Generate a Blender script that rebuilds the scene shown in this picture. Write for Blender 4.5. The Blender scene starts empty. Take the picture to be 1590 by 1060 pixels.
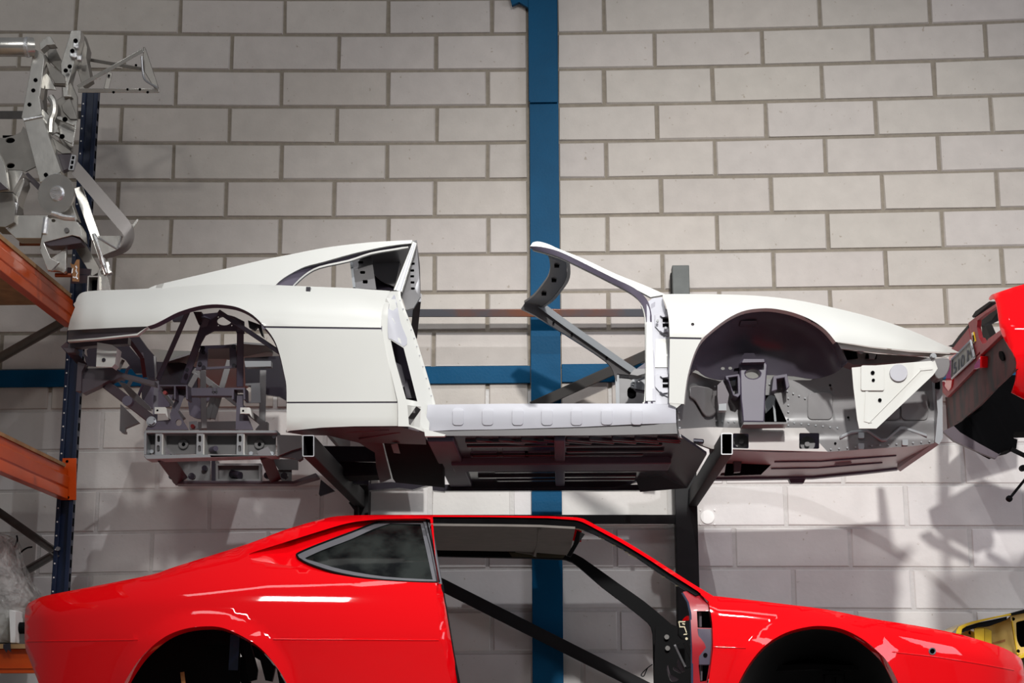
import bpy, bmesh, math, random
import numpy as np
from mathutils import Vector, Matrix
from mathutils.geometry import delaunay_2d_cdt
random.seed(4)
scene = bpy.context.scene
col = scene.collection

# ---------------------------------------------------------------- camera
F, PITCH, YAW, ROLL = 2600.0, 0.214779, -0.0284169, -0.002669
CAM = Vector((0.0, -9.45, 1.6))
_cp, _sp, _cy, _sy = math.cos(PITCH), math.sin(PITCH), math.cos(YAW), math.sin(YAW)
FWD = Vector((_sy*_cp, _cy*_cp, _sp))
_r = Vector((_cy, -_sy, 0)); _u = _r.cross(FWD)
RT = math.cos(ROLL)*_r + math.sin(ROLL)*_u
UP = -math.sin(ROLL)*_r + math.cos(ROLL)*_u
cd = bpy.data.cameras.new('camera'); cam = bpy.data.objects.new('camera', cd); col.objects.link(cam)
m3 = Matrix((RT, UP, -FWD)).transposed()
cam.matrix_world = Matrix.Translation(CAM) @ m3.to_4x4()
cd.sensor_width = 36; cd.lens = F*36/1590; cd.clip_end = 200
scene.camera = cam

# ---------------------------------------------------------------- light
w = bpy.data.worlds.new('workshop'); scene.world = w; w.use_nodes = True
w.node_tree.nodes['Background'].inputs[0].default_value = (0.93, 0.95, 1.0, 1)
w.node_tree.nodes['Background'].inputs[1].default_value = 0.13
def area(name, loc, target, sx, sy, power, color=(1, 1, 1)):
    d = bpy.data.lights.new(name, 'AREA'); d.shape = 'RECTANGLE'; d.size = sx; d.size_y = sy; d.energy = power; d.color = color
    o = bpy.data.objects.new(name, d); col.objects.link(o); o.location = loc
    o.rotation_euler = (Vector(target)-Vector(loc)).to_track_quat('-Z', 'Y').to_euler()
    return o
def spot(name, loc, target, angle, blend, radius, power, color=(1, 1, 1)):
    d = bpy.data.lights.new(name, 'SPOT'); d.spot_size = math.radians(angle); d.spot_blend = blend; d.shadow_soft_size = radius; d.energy = power; d.color = color
    o = bpy.data.objects.new(name, d); col.objects.link(o); o.location = loc
    o.rotation_euler = (Vector(target)-Vector(loc)).to_track_quat('-Z', 'Y').to_euler()
    return o
spot('floodlight', (1.2, -12.4, 8.0), (1.1, 0, 2.1), 36, 1.0, .22, 4900, (1, 0.985, 0.965))
spot('roof_lamp', (-0.15, -3.2, 7.7), (-0.1, -3.0, 0), 92, .5, .03, 430, (0.95, 0.96, 1))
area('window_light', (-2.65, -14.0, 8.4), (-0.5, -2, 2.2), 1.1, 0.55, 150, (1, 0.99, 0.97))
area('window_light', (2.9, -14.0, 8.4), (0.5, -2, 2.2), 1.1, 0.55, 150, (1, 0.99, 0.97))
area('skylight', (-2.2, -8.0, 8.4), (-2.2, -7.6, 0), 3.0, 1.5, 75, (0.96, 0.98, 1))
area('skylight', (2.4, -8.0, 8.4), (2.4, -7.6, 0), 3.0, 1.5, 75, (0.96, 0.98, 1))
area('right_fill', (6.2, -5.2, 3.6), (1.6, 0, 1.9), 2.4, 2.6, 95, (0.86, 0.88, 1))  # added fill without a known source, brightens the lower right wall
vs = scene.view_settings
vs.view_transform = 'Standard'; vs.look = 'None'; vs.exposure = 0.07; vs.gamma = 1.0; vs.use_curve_mapping = False

# ---------------------------------------------------------------- helpers
def P(px, py, Y):
    """photo position (1590 x 1060) on the upright plane at depth Y"""
    d = RT*((px-795)/F) + UP*(-(py-530)/F) + FWD
    return CAM + d*((Y-CAM.y)/d.y)
def mpp(px, py, Y):
    return (P(px+1, py, Y)-P(px, py, Y)).length
def sc(ox, oy, s):
    return lambda *c: [(ox+c[i]/s, oy+c[i+1]/s) for i in range(0, len(c), 2)]
def sm(pts, n=5):
    """smooth curve through points"""
    out = []
    for i in range(len(pts)-1):
        p0 = pts[max(i-1, 0)]; p1 = pts[i]; p2 = pts[i+1]; p3 = pts[min(i+2, len(pts)-1)]
        for k in range(n):
            t = k/n
            out.append(tuple(0.5*((2*p1[j])+(-p0[j]+p2[j])*t+(2*p0[j]-5*p1[j]+4*p2[j]-p3[j])*t*t+(-p0[j]+3*p1[j]-3*p2[j]+p3[j])*t**3) for j in range(len(p1))))
    out.append(tuple(pts[-1])); return out
def flat(*c): return [(c[i], c[i+1]) for i in range(0, len(c), 2)]
def rrect(x0, y0, x1, y1, r, n=4):
    o = []
    for cx, cy, a in ((x1-r, y0+r, -90), (x1-r, y1-r, 0), (x0+r, y1-r, 90), (x0+r, y0+r, 180)):
        for k in range(n+1):
            t = math.radians(a+90*k/n); o.append((cx+r*math.cos(t), cy+r*math.sin(t)))
    return o
def ell(cx, cy, rx, ry=None, n=16, rot=0):
    ry = ry or rx; o = []
    for k in range(n):
        a = 2*math.pi*k/n; x, y = rx*math.cos(a), ry*math.sin(a)
        o.append((cx+x*math.cos(rot)-y*math.sin(rot), cy+x*math.sin(rot)+y*math.cos(rot)))
    return o
def interp(tab):
    xs = [a for a, b in tab]; ys = [b for a, b in tab]
    return lambda x: float(np.interp(x, xs, ys))
def pip(pts, poly):
    x, y = pts[:, 0], pts[:, 1]; ins = np.zeros(len(pts), bool); n = len(poly); j = n-1
    for i in range(n):
        xi, yi = poly[i]; xj, yj = poly[j]
        if yi != yj:
            c = ((yi > y) != (yj > y)) & (x < (xj-xi)*(y-yi)/(yj-yi)+xi); ins ^= c
        j = i
    return ins
def segd(pts, poly, closed=True):
    best = np.full(len(pts), 1e9)
    for i in range(len(poly) if closed else len(poly)-1):
        a = np.array(poly[i]); b = np.array(poly[(i+1) % len(poly)]); ab = b-a; L = max(ab@ab, 1e-9)
        t = np.clip(((pts-a)@ab)/L, 0, 1); best = np.minimum(best, np.hypot(*(pts-a-np.outer(t, ab)).T))
    return best

OFF = {}
WHOLE = {'post', 'brace', 'stamped_mark', 'marker_scrawl', 'writing', 'panel_rib', 'floor_rib', 'floor_hatch', 'headlining_seam', 'rail_flange', 'subframe_rail', 'jamb_brace', 'mount_tab', 'upper_link_rail', 'hoop_stay', 'wing_bolt', 'pivot_bolt', 'rail_bush'}
class MB:
    def __init__(s): s.v = []; s.f = []; s.m = []; s.cm = 0
    def add(s, vs, fs):
        k = len(s.v); s.v += [Vector(p) for p in vs]
        for f in fs: s.f.append(tuple(k+i for i in f)); s.m.append(s.cm)
        return s
    def box(s, x0, x1, y0, y1, z0, z1):
        return s.add([(x, y, z) for x in (x0, x1) for y in (y0, y1) for z in (z0, z1)],
                     [(0, 1, 3, 2), (4, 6, 7, 5), (0, 4, 5, 1), (2, 3, 7, 6), (0, 2, 6, 4), (1, 5, 7, 3)])
    def beam(s, A, B, wd, wl, dd, dl):
        """bar from A to B; wd*wl is the width either side, dd*dl the depth behind the A-B face"""
        A, B = Vector(A), Vector(B); a = wd*(wl/2); d = dd*dl
        q = [A-a, A+a, A+a+d, A-a+d, B-a, B+a, B+a+d, B-a+d]
        return s.add(q, [(0, 1, 2, 3), (7, 6, 5, 4), (0, 4, 5, 1), (1, 5, 6, 2), (2, 6, 7, 3), (3, 7, 4, 0)])
    def bar(s, x0, y0, Y0, x1, y1, Y1, wpx, t=.03):
        A, B = P(x0, y0, Y0), P(x1, y1, Y1); mid = (A+B)/2; view = (mid-CAM).normalized(); ab = (B-A).normalized()
        wdir = ab.cross(view).normalized(); dep = wdir.cross(ab).normalized()
        if dep.dot(view) < 0: dep = -dep
        ww = wpx*(mid-CAM).length/F
        return s.beam(A, B, wdir, ww, dep, t)
    def poly(s, pts3, d):
        """extruded flat outline: 3-D points pushed along d"""
        n = len(pts3); d = Vector(d); q = [Vector(p) for p in pts3]
        return s.add(q+[p+d for p in q], [tuple(range(n)), tuple(range(2*n-1, n-1, -1))]+[(i, (i+1) % n, n+(i+1) % n, n+i) for i in range(n)])
    def cyl(s, c, ax, r, h, n=16, r2=None):
        c = Vector(c); ax = Vector(ax).normalized(); e1 = ax.orthogonal().normalized(); e2 = ax.cross(e1); r2 = r if r2 is None else r2
        vs = [c+(e1*math.cos(2*math.pi*k/n)+e2*math.sin(2*math.pi*k/n))*r for k in range(n)]
        vs += [c+ax*h+(e1*math.cos(2*math.pi*k/n)+e2*math.sin(2*math.pi*k/n))*r2 for k in range(n)]
        return s.add(vs, [tuple(range(n)), tuple(range(2*n-1, n-1, -1))]+[(k, (k+1) % n, n+(k+1) % n, n+k) for k in range(n)])
    def tube(s, pts, r, n=8):
        pts = [Vector(p) for p in pts]; rings = []; up = None
        for i, p in enumerate(pts):
            t = (pts[min(i+1, len(pts)-1)]-pts[max(i-1, 0)]).normalized()
            e1 = t.orthogonal().normalized() if up is None else (up-t*up.dot(t)).normalized()
            up = e1; e2 = t.cross(e1)
            rr = r[i] if isinstance(r, (list, tuple)) else r
            rings.append([p+(e1*math.cos(2*math.pi*k/n)+e2*math.sin(2*math.pi*k/n))*rr for k in range(n)])
        vs = [q for ring in rings for q in ring]; m = len(rings)
        fs = [(i*n+k, i*n+(k+1) % n, (i+1)*n+(k+1) % n, (i+1)*n+k) for i in range(m-1) for k in range(n)]
        return s.add(vs, fs+[tuple(range(n-1, -1, -1)), tuple((m-1)*n+k for k in range(n))])
    def rail(s, pts3, wdir, wl, dd, dl):
        """rectangular section swept along a polyline; width along wdir, depth along dd"""
        n = len(pts3); a = Vector(wdir).normalized()*(wl/2); d = Vector(dd).normalized()*dl; vs = []
        for p in pts3: p = Vector(p); vs += [p-a, p+a, p+a+d, p-a+d]
        fs = [(i*4+k, i*4+(k+1) % 4, i*4+4+(k+1) % 4, i*4+4+k) for i in range(n-1) for k in range(4)]
        return s.add(vs, fs+[(3, 2, 1, 0), tuple((n-1)*4+k for k in range(4))])
    def strip(s, A, B, d):
        """thick ribbon between two 3-D curves, thickness vector d"""
        n = len(A); d = Vector(d); vs = []
        for a, b in zip(A, B): a, b = Vector(a), Vector(b); vs += [a, b, b+d, a+d]
        fs = [(i*4+k, i*4+(k+1) % 4, i*4+4+(k+1) % 4, i*4+4+k) for i in range(n-1) for k in range(4)]
        return s.add(vs, fs+[(3, 2, 1, 0), tuple((n-1)*4+k for k in range(4))])
    def sheet(s, rows, d):
        """grid of 3-D points with thickness vector d"""
        m, n = len(rows), len(rows[0]); d = Vector(d); top = [Vector(p) for r in rows for p in r]; k = m*n
        fs = []
        for i in range(m-1):
            for j in range(n-1):
                q = (i*n+j, i*n+j+1, (i+1)*n+j+1, (i+1)*n+j); fs += [q, tuple(k+x for x in reversed(q))]
        b = [j for j in range(n)]+[i*n+n-1 for i in range(1, m)]+[(m-1)*n+j for j in range(n-2, -1, -1)]+[i*n for i in range(m-2, 0, -1)]
        fs += [(b[i], b[(i+1) % len(b)], k+b[(i+1) % len(b)], k+b[i]) for i in range(len(b))]
        return s.add(top+[p+d for p in top], fs)
    def panel(s, outline, g, t=.004, holes=(), step=None, lines=()):
        """sheet with outline traced on the photograph, standing at depth g(px,py) (number or function), thickness t away from us"""
        gf = g if callable(g) else (lambda x, y: g)
        def dens(p, closed=True):
            if not step: return list(p)
            o = []; n = len(p)
            for i in range(n if closed else n-1):
                a, b = p[i], p[(i+1) % n]; k = max(1, int(math.hypot(b[0]-a[0], b[1]-a[1])/step))
                o += [(a[0]+(b[0]-a[0])*j/k, a[1]+(b[1]-a[1])*j/k) for j in range(k)]
            if not closed: o.append(p[-1])
            return o
        loops = [dens(outline)]+[dens(h) for h in holes]; vs = []; es = []
        for L in loops:
            k = len(vs); vs += L; es += [(k+i, k+(i+1) % len(L)) for i in range(len(L))]
        for L in lines:
            L = dens(L, False); k = len(vs); vs += L; es += [(k+i, k+i+1) for i in range(len(L)-1)]
        if step:
            o = np.array(outline); x0, y0 = o.min(0); x1, y1 = o.max(0)
            gx, gy = np.meshgrid(np.arange(x0+step/2, x1, step), np.arange(y0+step/2, y1, step*.9))
            gx = gx+((np.arange(gx.shape[0]) % 2)*step/2)[:, None]
            pts = np.c_[gx.ravel(), gy.ravel()]; pts = pts[pip(pts, outline)]
            ok = segd(pts, outline) > step*.45
            for h in holes: ok &= ~pip(pts, h); ok &= segd(pts, h) > step*.45
            for L in lines: ok &= segd(pts, L, False) > step*.45
            vs += [tuple(p) for p in pts[ok]]
        r = delaunay_2d_cdt([Vector(p) for p in vs], es, [], 0, 1e-4)
        V = np.array([tuple(p) for p in r[0]]); fs = [f for f in r[2]]
        c = np.array([V[list(f)].mean(0) for f in fs]); ok = pip(c, outline)
        for h in holes: ok &= ~pip(c, h)
        fs = [f for f, k in zip(fs, ok) if k]
        used = sorted({i for f in fs for i in f}); idx = {u: i for i, u in enumerate(used)}
        F3 = [P(V[u][0], V[u][1], gf(V[u][0], V[u][1])) for u in used]; n = len(F3)
        fs = [tuple(idx[i] for i in f) for f in fs]; cnt = {}
        for f in fs:
            for i in range(len(f)):
                e = (f[i], f[(i+1) % len(f)])
                if (e[1], e[0]) in cnt: cnt.pop((e[1], e[0]))
                else: cnt[e] = 1
        B3 = [p+Vector((0, t, 0)) for p in F3]
        return s.add(F3+B3, fs+[tuple(n+i for i in reversed(f)) for f in fs]+[(a, b, n+b, n+a) for a, b in cnt])
    def islands(s):
        par = list(range(len(s.v)))
        def find(i):
            while par[i] != i: par[i] = par[par[i]]; i = par[i]
            return i
        for f in s.f:
            a = find(f[0])
            for i in f[1:]: par[find(i)] = a
        g = {}
        for k, f in enumerate(s.f): g.setdefault(find(f[0]), []).append(k)
        return list(g.values())
    def build(s, name, mats, parent=None, angle=32, bevel=0, kind=None):
        if parent and name not in WHOLE and not isinstance(mats, (list, tuple)):
            isl = s.islands()
            if 1 < len(isl) <= 100:
                for ks in isl:                      # separate pieces become parts of their own
                    m = MB(); ids = sorted({i for k in ks for i in s.f[k]}); mp = {u: i for i, u in enumerate(ids)}
                    m.v = [s.v[i] for i in ids]; m.f = [tuple(mp[i] for i in s.f[k]) for k in ks]; m.m = [0]*len(ks)
                    o = m.build(name, mats, parent, angle, bevel)
                return o
        off = OFF[parent.name] if parent else Vector((0, 0, 0))
        me = bpy.data.meshes.new(name); me.from_pydata([tuple(p-off) for p in s.v], [], s.f)
        if not isinstance(mats, (list, tuple)): mats = [mats]
        for m in mats: me.materials.append(m)
        for p, mi in zip(me.polygons, s.m): p.material_index = mi
        bm = bmesh.new(); bm.from_mesh(me); bmesh.ops.recalc_face_normals(bm, faces=bm.faces)
        bm.to_mesh(me); bm.free()
        for p in me.polygons: p.use_smooth = True
        me.set_sharp_from_angle(angle=math.radians(angle))
        o = bpy.data.objects.new(name, me); col.objects.link(o)
        if parent: o.parent = parent
        OFF[o.name] = off
        if bevel:
            b = o.modifiers.new('bevel', 'BEVEL'); b.width = bevel; b.segments = 2; b.limit_method = 'ANGLE'; b.angle_limit = math.radians(40); b.harden_normals = False
        if kind: o['kind'] = kind
        return o
def tag(o, label=None, cat=None, group=None):
    if label: o['label'] = label
    if cat: o['category'] = cat
    if group: o['group'] = group
    return o
def thing(name, label, cat, loc, group=None):
    o = bpy.data.objects.new(name, None); col.objects.link(o); o.location = loc; o.empty_display_size = .1
    OFF[o.name] = Vector(loc); return tag(o, label, cat, group)
def solo(mb, name, mat, label, cat, group=None, **k):
    """a thing that is one mesh: origin moved to its base"""
    lo = Vector((min(p.x for p in mb.v), min(p.y for p in mb.v), min(p.z for p in mb.v))); hi = Vector((max(p.x for p in mb.v), max(p.y for p in mb.v), 0))
    b = Vector(((lo.x+hi.x)/2, (lo.y+hi.y)/2, lo.z)); mb.v = [p-b for p in mb.v]
    o = mb.build(name, mat, None, **k); o.location = b; return tag(o, label, cat, group)
def mirror(o, Yc, parent, name=None):
    """the same part on the far side of the car"""
    c = o.copy(); c.data = o.data.copy(); off = OFF[parent.name]
    for v in c.data.vertices: v.co.y = 2*(Yc-off.y)-v.co.y
    c.data.flip_normals(); col.objects.link(c); c.parent = parent; OFF[c.name] = off
    if 'label' in c: del c['label']
    return c

# ---------------------------------------------------------------- materials
def lin(c):
    if isinstance(c, str): c = [int(c[i:i+2], 16)/255 for i in (0, 2, 4)]
    return tuple(x/12.92 if x <= .04045 else ((x+.055)/1.055)**2.4 for x in c)
def mat(name, c, rough=.5, metal=0, var=.08, scale=6, bump=0, bscale=60, coat=0, c2=None, amount=.5, spec=.5, tone=False):
    m = bpy.data.materials.new(name); m.use_nodes = True; nt = m.node_tree; N = nt.nodes; L = nt.links; b = N['Principled BSDF']
    c = lin(c); tc = N.new('ShaderNodeTexCoord')
    nz = N.new('ShaderNodeTexNoise'); nz.inputs['Scale'].default_value = scale; nz.inputs['Detail'].default_value = 6; L.new(tc.outputs['Object'], nz.inputs['Vector'])
    rp = N.new('ShaderNodeValToRGB'); L.new(nz.outputs['Fac'], rp.inputs[0])
    if c2:
        d = lin(c2); rp.color_ramp.elements[0].position = max(0, amount-.12); rp.color_ramp.elements[1].position = min(1, amount+.12)
        rp.color_ramp.elements[0].color = (*d, 1); rp.color_ramp.elements[1].color = (*c, 1)
    else:
        rp.color_ramp.elements[0].position = .3; rp.color_ramp.elements[1].position = .7
        rp.color_ramp.elements[0].color = (*[x*(1-var) for x in c], 1); rp.color_ramp.elements[1].color = (*[min(1, x*(1+var)) for x in c], 1)
    out = rp.outputs[0]
    if tone:
        at = N.new('ShaderNodeAttribute'); at.attribute_name = 'tone'; mx = N.new('ShaderNodeMix'); mx.data_type = 'RGBA'; mx.blend_type = 'MULTIPLY'; mx.inputs[0].default_value = 1
        L.new(out, mx.inputs[6]); L.new(at.outputs['Color'], mx.inputs[7]); out = mx.outputs[2]
    L.new(out, b.inputs['Base Color'])
    b.inputs['Roughness'].default_value = rough; b.inputs['Metallic'].default_value = metal; b.inputs['Specular IOR Level'].default_value = spec
    if coat: b.inputs['Coat Weight'].default_value = coat; b.inputs['Coat Roughness'].default_value = .03
    if tone:
        sp = N.new('ShaderNodeTexNoise'); sp.inputs['Scale'].default_value = 38; sp.inputs['Detail'].default_value = 3; L.new(tc.outputs['Object'], sp.inputs['Vector'])
        sr = N.new('ShaderNodeValToRGB'); sr.color_ramp.elements[0].position = .70; sr.color_ramp.elements[1].position = .76
        sr.color_ramp.elements[0].color = (1, 1, 1, 1); sr.color_ramp.elements[1].color = (.72, .68, .62, 1); L.new(sp.outputs['Fac'], sr.inputs[0])
        mq = N.new('ShaderNodeMix'); mq.data_type = 'RGBA'; mq.blend_type = 'MULTIPLY'; mq.inputs[0].default_value = 1
        L.new(out, mq.inputs[6]); L.new(sr.outputs[0], mq.inputs[7]); L.new(mq.outputs[2], b.inputs['Base Color'])
    if bump:
        n2 = N.new('ShaderNodeTexNoise'); n2.inputs['Scale'].default_value = bscale if bump < 3 else 16; n2.inputs['Detail'].default_value = 5; L.new(tc.outputs['Object'], n2.inputs['Vector'])
        bp = N.new('ShaderNodeBump'); bp.inputs['Strength'].default_value = bump; bp.inputs['Distance'].default_value = .004 if bump < 3 else .03; L.new(n2.outputs['Fac'], bp.inputs['Height']); L.new(bp.outputs[0], b.inputs['Normal'])
    return m
M = dict(
    block=mat('painted_block', 'c6bfb8', .85, var=.05, scale=9, bump=.35, bscale=45, tone=True),
    mortar=mat('mortar', '8d8477', .95, var=.12, scale=25, bump=.6, bscale=120),
    lowblock=mat('white_painted_block', 'd6d3d0', .6, var=.04, scale=7, bump=.3, bscale=35, tone=True),
    lowmortar=mat('painted_mortar', 'c4c1bd', .6, var=.06, scale=25, bump=.5, bscale=80),
    floor=mat('concrete', '8a8885', .5, var=.1, scale=3),
    blue=mat('blue_paint', '02486c', .5, var=.1, scale=4, bump=.25, bscale=70, spec=.1),
    navy=mat('navy_paint', '14233f', .35, var=.1, scale=8),
    orange=mat('orange_paint', 'd2500a', .35, var=.08, scale=5, coat=.25, spec=.3),
    ply=mat('plywood', 'a8845a', .7, var=.2, scale=14),
    galv=mat('grey_brace_steel', '6c6a68', .45, metal=.6, var=.1, scale=20),
    white=mat('white_body_primer', 'cbcbc5', .42, var=.02, scale=3, c2=None, coat=.1),
    wgrey=mat('white_inner_paint', 'b4b4ba', .5, var=.02),
    purple=mat('purple_grey_primer', '4c4554', .45, var=.08, scale=6),
    dpurple=mat('dark_underseal', '29252d', .2, var=.12, scale=5),
    grey=mat('grey_primer', '6b6969', .33, var=.06, scale=5),
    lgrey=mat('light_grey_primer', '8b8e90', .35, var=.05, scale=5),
    tail=mat('brown_grey_primer', '4b4248', .35, var=.1, scale=9),
    bay=mat('black_underseal', '121015', .75, var=.2, spec=.15),
    bowl=mat('wheel_bowl_primer', '4b464f', .24, var=.08, scale=4),
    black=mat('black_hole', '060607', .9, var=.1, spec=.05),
    blacksteel=mat('black_steel', '141315', .6, var=.25, scale=14, spec=.3),
    rust=mat('rusty_bar', '55555a', .4, metal=.3, c2='84471d', amount=.42, scale=2.6),
    red=mat('red_paint', 'e20711', .6, var=.01, scale=2, coat=1.0, spec=.0),
    dred=mat('dull_red_paint', 'a02a30', .5, var=.15, scale=12),
    grime=mat('grimy_red_underside', '54201f', .7, c2='1a1413', amount=.48, scale=7),
    trim=mat('black_trim', '060607', .6, var=.1, spec=.12),
    rubber=mat('grey_rubber_seal', '56565a', .5, var=.1, scale=20),
    liner=mat('headlining', '6f6963', .9, var=.08, scale=20),
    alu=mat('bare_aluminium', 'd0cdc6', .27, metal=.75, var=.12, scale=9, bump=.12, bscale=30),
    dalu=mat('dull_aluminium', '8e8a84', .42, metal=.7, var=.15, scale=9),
    weld=mat('bright_weld', 'e8e8e8', .25, metal=.8, var=.2, scale=40, bump=.8, bscale=150),
    yellow=mat('yellow_paint', 'd8b41e', .3, var=.04, coat=.7),
    pyellow=mat('pale_yellow_primer', 'cfae58', .5, var=.05),
    mgrey=mat('mid_grey_paint_and_shade', 'a3a2aa', .4, var=.03),
    jred=mat('worn_red_paint', '9c1320', .4, var=.12, scale=14, coat=.4),
    rail=mat('pale_rail_primer', 'b6b1ad', .45, var=.05),
    bolt=mat('zinc_bolt', 'a9abb0', .35, metal=.8),
    chalk=mat('cream_marker', 'd9cfb0', .8),
    tape=mat('brown_tape', '9a6a3c', .45, var=.15, scale=30),
    plate=mat('number_plate', '9a978c', .5, c2='4c5466', amount=.4, scale=30),
    ink=mat('dark_lettering', '2a3346', .6),
    silver=mat('silver_edge', 'b8b8ba', .3, metal=.7),
    wood=mat('bare_timber', 'a9713a', .7, var=.15, scale=30),
    disc=mat('pale_disc', 'efeeea', .5),
)
def glassmat(name, c, rough, alpha, c2=None, scale=8, bump=0):
    m = mat(name, c, rough, var=.3, scale=scale, c2=c2, amount=.5, bump=bump, bscale=25)
    m.node_tree.nodes['Principled BSDF'].inputs['Alpha'].default_value = alpha
    return m
M['glass'] = glassmat('dusty_side_glass', '2c302e', .06, .96, c2='0d0f10', scale=9)
M['wrap'] = glassmat('clear_stretch_wrap', 'cfcdc8', .08, .34, scale=14, bump=3.5)
V3 = Vector
YA = V3((0, 1, 0))

# ================================================================ the building
COURSE, Z0 = .2298, CAM.z+4.1968
XC = P(845, 500, 0).x
RAILROW = 10
def build_wall():
    mb = MB(); tones = []
    rowsL = {0: [118, 280, 442, 603, 764], 1: [30, 193, 360, 526, 677], 2: [110, 273, 437, 603, 757], 3: [22, 188, 356, 523, 678], 4: [103, 269, 437, 601, 757],
             5: [15, 183, 351, 519, 675], 6: [98, 265, 435, 603, 758], 7: [8, 176, 348, 518, 675], 8: [92, 262, 432, 602, 757], 9: [2, 172, 344, 515, 673],
             10: [78, 255, 428, 600, 757], 11: [-20, 158, 335, 505, 672, 790], 12: [68, 245, 420, 592, 757], 13: [-30, 150, 325, 500, 668, 795], 14: [60, 235, 415, 590, 757], 15: [-40, 140, 320, 497, 668], 16: [50, 232, 410, 588, 764], 17: [-45, 135, 312, 490, 665]}
    rowsR = {0: [937.5, 1104, 1272, 1443], 1: [1016, 1183, 1354, 1530], 2: [938, 1106, 1276, 1450], 3: [1020, 1189, 1360, 1539], 4: [941, 1110, 1281, 1457],
             5: [1026, 1197, 1370, 1548], 6: [943, 1113, 1285, 1463], 7: [1029, 1201, 1375, 1556], 8: [945, 1117, 1289, 1468], 9: [1031, 1203, 1380, 1560],
             10: [947, 1120, 1296, 1478], 11: [1034, 1208, 1388, 1568], 12: [950, 1124, 1308, 1495], 13: [1040, 1220, 1407, 1590], 14: [955, 1140, 1320, 1507], 15: [1045, 1232, 1417], 16: [961, 1145, 1330, 1515], 17: [905, 1050, 1240, 1420]}
    def zl(r, x):
        u = (x-.05)/2.9; wt = max(-.6, 1.25-.12*r)
        return Z0-COURSE*r+wt*(.040*min(u*u, 1.3)-.014)+(.009 if 10 <= r <= 13 else 0)
    gap = .010; blocks = MB()
    def block(r, xa, xb, low):
        xa += gap; xb -= gap
        if xb-xa < .03: return
        d = -.010 if not low else -.005; j = lambda: random.uniform(-.0025, .0025)
        za, zb = zl(r, xa)-gap*.8, zl(r, xb)-gap*.8; ya, yb = zl(r+1, xa)+gap*.8, zl(r+1, xb)+gap*.8
        e = .005; f = [(xa+e+j(), d, ya+e+j()), (xb-e+j(), d, yb+e+j()), (xb-e+j(), d, zb-e+j()), (xa+e+j(), d, za-e+j())]
        b = [(xa+j(), .0, ya+j()), (xb+j(), .0, yb+j()), (xb+j(), .0, zb+j()), (xa+j(), .0, za+j())]
        blocks.cm = 2 if low else 0; n0 = len(blocks.f)
        blocks.add(f+b, [(0, 1, 2, 3), (4, 5, 1, 0), (5, 6, 2, 1), (6, 7, 3, 2), (7, 4, 0, 3)])
        t = random.uniform(.93, 1.0); tt = (t, t*random.uniform(.985, 1.0), t*random.uniform(.96, 1.0), 1)
        tones.extend([tt]*(len(blocks.f)-n0))
    for r in range(-4, 26):
        rr = r if 0 <= r <= 17 else (r % 2 if r < 0 else 16+(r % 2)); low = r >= 11
        zz = Z0-COURSE*(rr+.5)
        def X(px):
            d = P(px, 530, 0); # height of this course on the picture
            lo, hi = -400, 1500
            for _ in range(40):
                mid = (lo+hi)/2
                if P(px, mid, 0).z > zz: lo = mid
                else: hi = mid
            return P(px, mid, 0).x
        xs = [X(p) for p in rowsL[rr]]; xr = [X(p) for p in rowsR[rr]]
        st = .643
        while xs[0] > -7: xs.insert(0, xs[0]-st)
        while xr[-1] < 7: xr.append(xr[-1]+st)
        if rr < 11: allx = xs+[XC-.085, None, XC+.085]+xr
        else: allx = xs+[XC]+xr
        for a, b in zip(allx, allx[1:]):
            if a is None or b is None: continue
            block(r, a, b, low)
    zt, zr, zb = Z0+COURSE*4, Z0-COURSE*10.5, 0
    nb = len(blocks.f)
    blocks.cm = 1; blocks.box(-8, 8, 0, .2, zr, zt); blocks.cm = 3; blocks.box(-8, 8, .0005, .2, zb, zr)
    tones.extend([(1, 1, 1, 1)]*12)
    o = blocks.build('wall_back', [M['block'], M['mortar'], M['lowblock'], M['lowmortar']], angle=20, kind='structure')
    at = o.data.color_attributes.new('tone', 'FLOAT_COLOR', 'CORNER')
    for p, t in zip(o.data.polygons, tones):
        for li in p.loop_indices: at.data[li].color = t
build_wall()
f = MB(); f.box(-8, 8, -22, .2, -.1, 0); f.build('floor', M['floor'], kind='structure')

# blue steel column: wide flange, web behind; upper length carries a second plate
x0, x1 = P(824, 500, -.05).x, P(870, 500, -.05).x
cz = lambda y: P(845, y, -.05).z
root = thing('steel_column', 'tall blue painted steel column standing against the block wall', 'column', (XC, -.04, 0))
MB().box(x0, x1, -.052, -.04, 0, cz(-60)).build('flange', M['blue'], root, bevel=.002)
MB().box(XC-.006, XC+.006, -.04, .02, 0, cz(-60)).build('web', M['blue'], root)
u = MB(); u.box(x0-.004, x1-.004, -.066, -.053, cz(158), cz(-60)); u.build('cover_plate', M['blue'], root, bevel=.002)
u = MB(); u.box(x0+.002, x1-.006, -.072, -.053, cz(160.5), cz(157)); u.build('plate_lip', M['blue'], root)
u = MB(); u.poly([P(x, y, -.06) for x, y in flat(790, -12, 821, -12, 821, 12, 806, 3, 795, 8)], (0, .03, 0)); u.build('bracket', M['blue'], root)
zt, zb = P(780, 568.5, -.02).z, P(780, 595, -.02).z
solo(MB().box(-7, x0-.004, -.03, .0, zt, zb), 'wall_rail', M['blue'], 'flat blue rail along the wall on the left of the blue column', 'rail', 'blue rails along the wall', bevel=.002)
solo(MB().box(x1+.006, 7, -.03, .0, P(930, 565, -.02).z, P(930, 593, -.02).z), 'wall_rail', M['blue'], 'flat blue rail along the wall on the right of the blue column', 'rail', 'blue rails along the wall', bevel=.002)
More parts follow.
